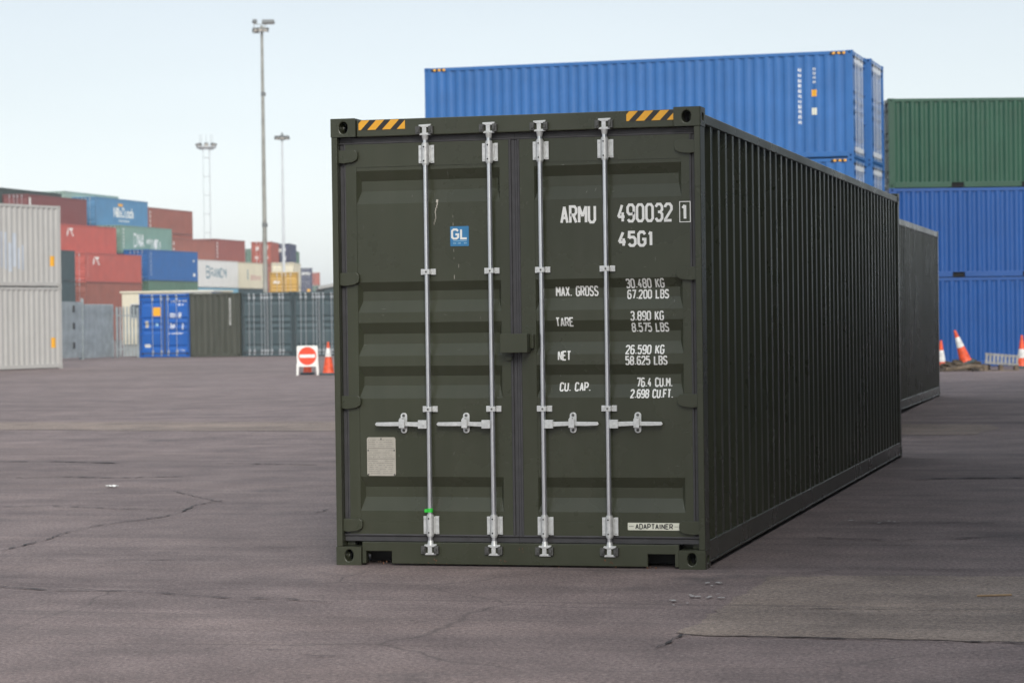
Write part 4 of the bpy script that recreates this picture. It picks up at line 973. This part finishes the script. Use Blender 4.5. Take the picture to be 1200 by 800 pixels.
for s_ in (-1, 1):
    for q in (-1, 1): b = MB(); b.tube((s_ * .42, q * .42, 0), (s_ * .42, q * .42, 25), .07 if s_ > 0 else .045, n=8); link('leg', b.mesh('leg', [M['palegalv']]), t)
b = MB()
for i in range(10):
    z = 1.0 + i * 2.5
    for q in (-.42, .42): b.tube((-.42, q, z), (.42, q, z + .02), .03, n=5); b.tube((q, -.42, z), (q, .42, z + .02), .03, n=5)
link('bracing', b.mesh('bracing', [M['palegalv']]), t)
b = MB(); b.lathe([(.9, 24.6), (1.35, 24.9), (1.35, 25.0), (.9, 24.75), (.9, 24.6)], 20); link('head_frame', b.mesh('head_frame', [M['palegalv']]), t)
for i in range(8):
    a = i * math.pi / 4; flood(t, 1.25 * math.cos(a), 1.25 * math.sin(a), 25.2, math.degrees(a) + 90, 30, .55, .42); b = MB(); b.tube((.85 * math.cos(a), .85 * math.sin(a), 24.9), (.85 * math.cos(a), .85 * math.sin(a), 26.6), .035, n=5); link('spike', b.mesh('spike', [M['palegalv']]), t)

# ------------------------------------------------------------------ no entry board and traffic cones
def cone_thing(label, x, y, z, h, rot=(0, 0, 0), bands_=((.52, .80),)):
    t = empty('traffic_cone', label, 'traffic cone', (x, y, z), 0, 'orange traffic cones'); t.rotation_euler = rot
    r = lambda q: .165 * h / .95 * (1 - q) + .030 * q
    z0 = .07
    prof = [(r(0) + .02, z0 - .01), (r(0), z0 + .01)] + [(r(i / 12), z0 + (h - z0) * i / 12) for i in range(1, 13)] + [(.018, h + .004), (.018, h - .03)]
    b = MB(); b.lathe(prof, 20); link('body', b.mesh('body', [M['cone']]), t)
    for a, c in bands_:
        b = MB(); b.lathe([(r(a + (c - a) * i / 4) + .004, z0 + (h - z0) * (a + (c - a) * i / 4)) for i in range(5)], 20); link('sleeve', b.mesh('sleeve', [M['cone_white']]), t)
    b = MB(); s_ = .23 * h / .95; b.prism([(-s_ + .05, -s_), (s_ - .05, -s_), (s_, -s_ + .05), (s_, s_ - .05), (s_ - .05, s_), (-s_ + .05, s_), (-s_, s_ - .05), (-s_, -s_ + .05)], 'z', 0, z0); link('foot', b.mesh('foot', [M['canopy_dark']]), t, .015)
    return t
x, y = at_px(384.6, 71.5); cone_thing('orange cone with a white band, right beside the no entry board', x, y, 0, .96)
x, y = at_px(360, 72.6); cone_thing('orange cone half hidden behind the no entry board', x, y, 0, .75)
x, y = at_px(360, 71.6); t = empty('no_entry_board', 'white folding board with a red no entry disc', 'road sign', (x, y, 0), R(16))
b = MB(); b.prism(rrect(-.305, .305, .25, .86, .05)[0], 'y', -.02, 0); o = link('panel', b.mesh('panel', [M['sign_white']]), t, .006)
b = MB(); n = 48; b.prism([(.262 * math.cos(2 * math.pi * i / n), .562 + .262 * math.sin(2 * math.pi * i / n)) for i in range(n)], 'y', -.0235, -.0205); link('disc', b.mesh('disc', [M['sign_red']]), t)
b = MB(); b.box(-.225, .225, -.0265, -.024, .515, .605); link('bar', b.mesh('bar', [M['sign_white']]), t)
for s_ in (-1, 1): b = MB(); b.prism([(s_ * .24, .34), (s_ * .315, .34), (s_ * .325, 0), (s_ * .265, 0)], 'y', -.045, -.0265 if False else -.021); link('leg', b.mesh('leg', [M['sign_white']]), t, .006)
for s_ in (-1, 1): b = MB(); b.tube((s_ * .28, .0, .84), (s_ * .30, .42, 0), .022, n=8); link('strut', b.mesh('strut', [M['sign_white']]), t)

# ------------------------------------------------------------------ debris by the right-hand stack
x, y = at_px(1128, 66.5)
cone_thing('grubby orange cone leaning over on the broken timber', x + .12, y - .3, .20, .95, (R(4), R(-19), R(10)), ((.46, .78),))
x, y = at_px(1104, 69); cone_thing('cone just poking out past the dark green container', x - .03, y, .0, .80, bands_=((.18, .62),))
x, y = at_px(1197.5, 68.5); cone_thing('upright orange cone with white band at the end of the debris', x, y, .0, .92, bands_=((.26, .55),))
rnd = random.Random(17)
def rock(name, label, cat, cx, cy, rx, ry, rz_, m, grp, sub_=2):
    bm = bmesh.new(); bmesh.ops.create_icosphere(bm, subdivisions=sub_, radius=1)
    for v in bm.verts:
        k = rnd.uniform(.72, 1.15); v.co = Vector((v.co.x * rx * k, v.co.y * ry * k, max(-.2 * rz_, v.co.z * rz_ * k)))
    me = bpy.data.meshes.new(name); bm.to_mesh(me); bm.free(); me.materials.append(M[m])
    o = link(name, me); o.location = (cx, cy, gz(cx, cy)); o.rotation_euler = (0, 0, rnd.uniform(0, 3)); return tag(o, label, cat, grp)
bx, by = at_px(1128, 66.2)
o = rock('earth_mound', 'low mound of dark broken earth under the leaning cone', 'rubble', bx, by, .72, .42, .30, 'earth', None, 4); o.rotation_euler = (0, 0, R(15))
for i, (px, rr, lab) in enumerate(((1108, .22, 'dark clod of earth at the left end of the debris'), (1117, .16, 'small brown clod left of the leaning cone'), (1143, .2, 'brown lump between the leaning cone and the pallet'), (1150, .13, 'small pale lump against the pallet'))):
    qx, qy = at_px(px, 65.4 + .3 * (i % 2)); rock('earth_clod', lab, 'rubble', qx, qy, rr, rr * .7, rr * .55, 'earth' if i != 3 else 'wood', 'clods of earth by the cones')
def plank(label, p, q, w_, h_, m='wood'):
    p, q = Vector(p), Vector(q); d = q - p; b = MB(); L = d.length; b.box(-L / 2, L / 2, -w_ / 2, w_ / 2, -h_ / 2, h_ / 2)
    o = link('timber_plank', b.mesh('timber_plank', [M[m]]), None, .004); o.location = (p + q) / 2; o.rotation_euler = (0, -math.atan2(d.z, math.hypot(d.x, d.y)), math.atan2(d.y, d.x)); return tag(o, label, 'plank', 'loose timber by the cones')
a = at_px(1107, 64.6); c_ = at_px(1140, 64.8); plank('weathered plank lying in front of the leaning cone', (a[0], a[1], .10), (c_[0], c_[1], .16), .14, .07)
a = at_px(1122, 65.2); c_ = at_px(1153, 65.0); plank('weathered plank propped towards the pallet', (a[0], a[1], .22), (c_[0], c_[1], .14), .12, .06)
px_, py_ = at_px(1173, 65.6)
t = empty('timber_pallet', 'grey slatted pallet lying beside the upright cone', 'pallet', (px_, py_, .0), R(8))
b = MB()
for i in range(9): b.box(-.44 + i * .1, -.44 + i * .1 + .062, -.045, -.022, .16, .46)
for z in (.425, .20): b.box(-.45, .45, -.021, .0, z - .03, z + .03)
o = link('slats', b.mesh('slats', [plain('bleached_timber', (.25, .25, .25), rough=.8, var=.3, scale=9)]), t); o.rotation_euler = (R(-10), R(5), 0)
for s_ in (-.40, 0, .40): b = MB(); b.box(s_ - .05, s_ + .05, -.05, .40, 0, .16); link('bearer', b.mesh('bearer', [M['wood']]), t, .004)
b = MB(); b.box(-.46, .46, -.10, .46, .0, .03); link('base_board', b.mesh('base_board', [M['wood']]), t)

# ------------------------------------------------------------------ litter
b = MB(); b.box(-.10, .10, -.007, .007, 0, .010); o = link('timber_offcut', b.mesh('timber_offcut', [M['stick']]), None, .003); o.location = (4.29, -1.24, .005); o.rotation_euler = (0, 0, R(22)); tag(o, 'thin orange brown wood offcut lying on the pale repair patch', 'wood offcut')
bm = bmesh.new(); bmesh.ops.create_grid(bm, x_segments=6, y_segments=6, size=.04)
rnd = random.Random(2)
for v in bm.verts: v.co = Vector((v.co.x * 1.3, v.co.y * rnd.uniform(.6, 1.2), .008 + rnd.uniform(0, .02)))
me = bpy.data.meshes.new('paper_scrap'); bm.to_mesh(me); bm.free(); me.materials.append(M['paper'])
o = link('paper_scrap', me); o.location = (-4.63, 6.89, gz(-4.63, 6.89)); sm = o.modifiers.new('thickness', 'SOLIDIFY'); sm.thickness = .002; tag(o, 'crumpled white paper scrap lying on the open asphalt', 'litter')

# ------------------------------------------------------------------ sea air
hz = MB(); hz.box(-6500, 6500, -6500, 6500, -1.2, 34)
ho = link('haze', hz.mesh('haze', [])); hm = bpy.data.materials.new('sea_air'); hm.use_nodes = True; ht = hm.node_tree; ht.nodes.clear()
pv = ht.nodes.new('ShaderNodeVolumePrincipled'); pv.inputs['Color'].default_value = (.93, .95, .97, 1); pv.inputs['Density'].default_value = .00034; pv.inputs['Anisotropy'].default_value = .2
hout = ht.nodes.new('ShaderNodeOutputMaterial'); ht.links.new(pv.outputs[0], hout.inputs['Volume']); ho.data.materials.append(hm); tag(ho, kind='stuff')
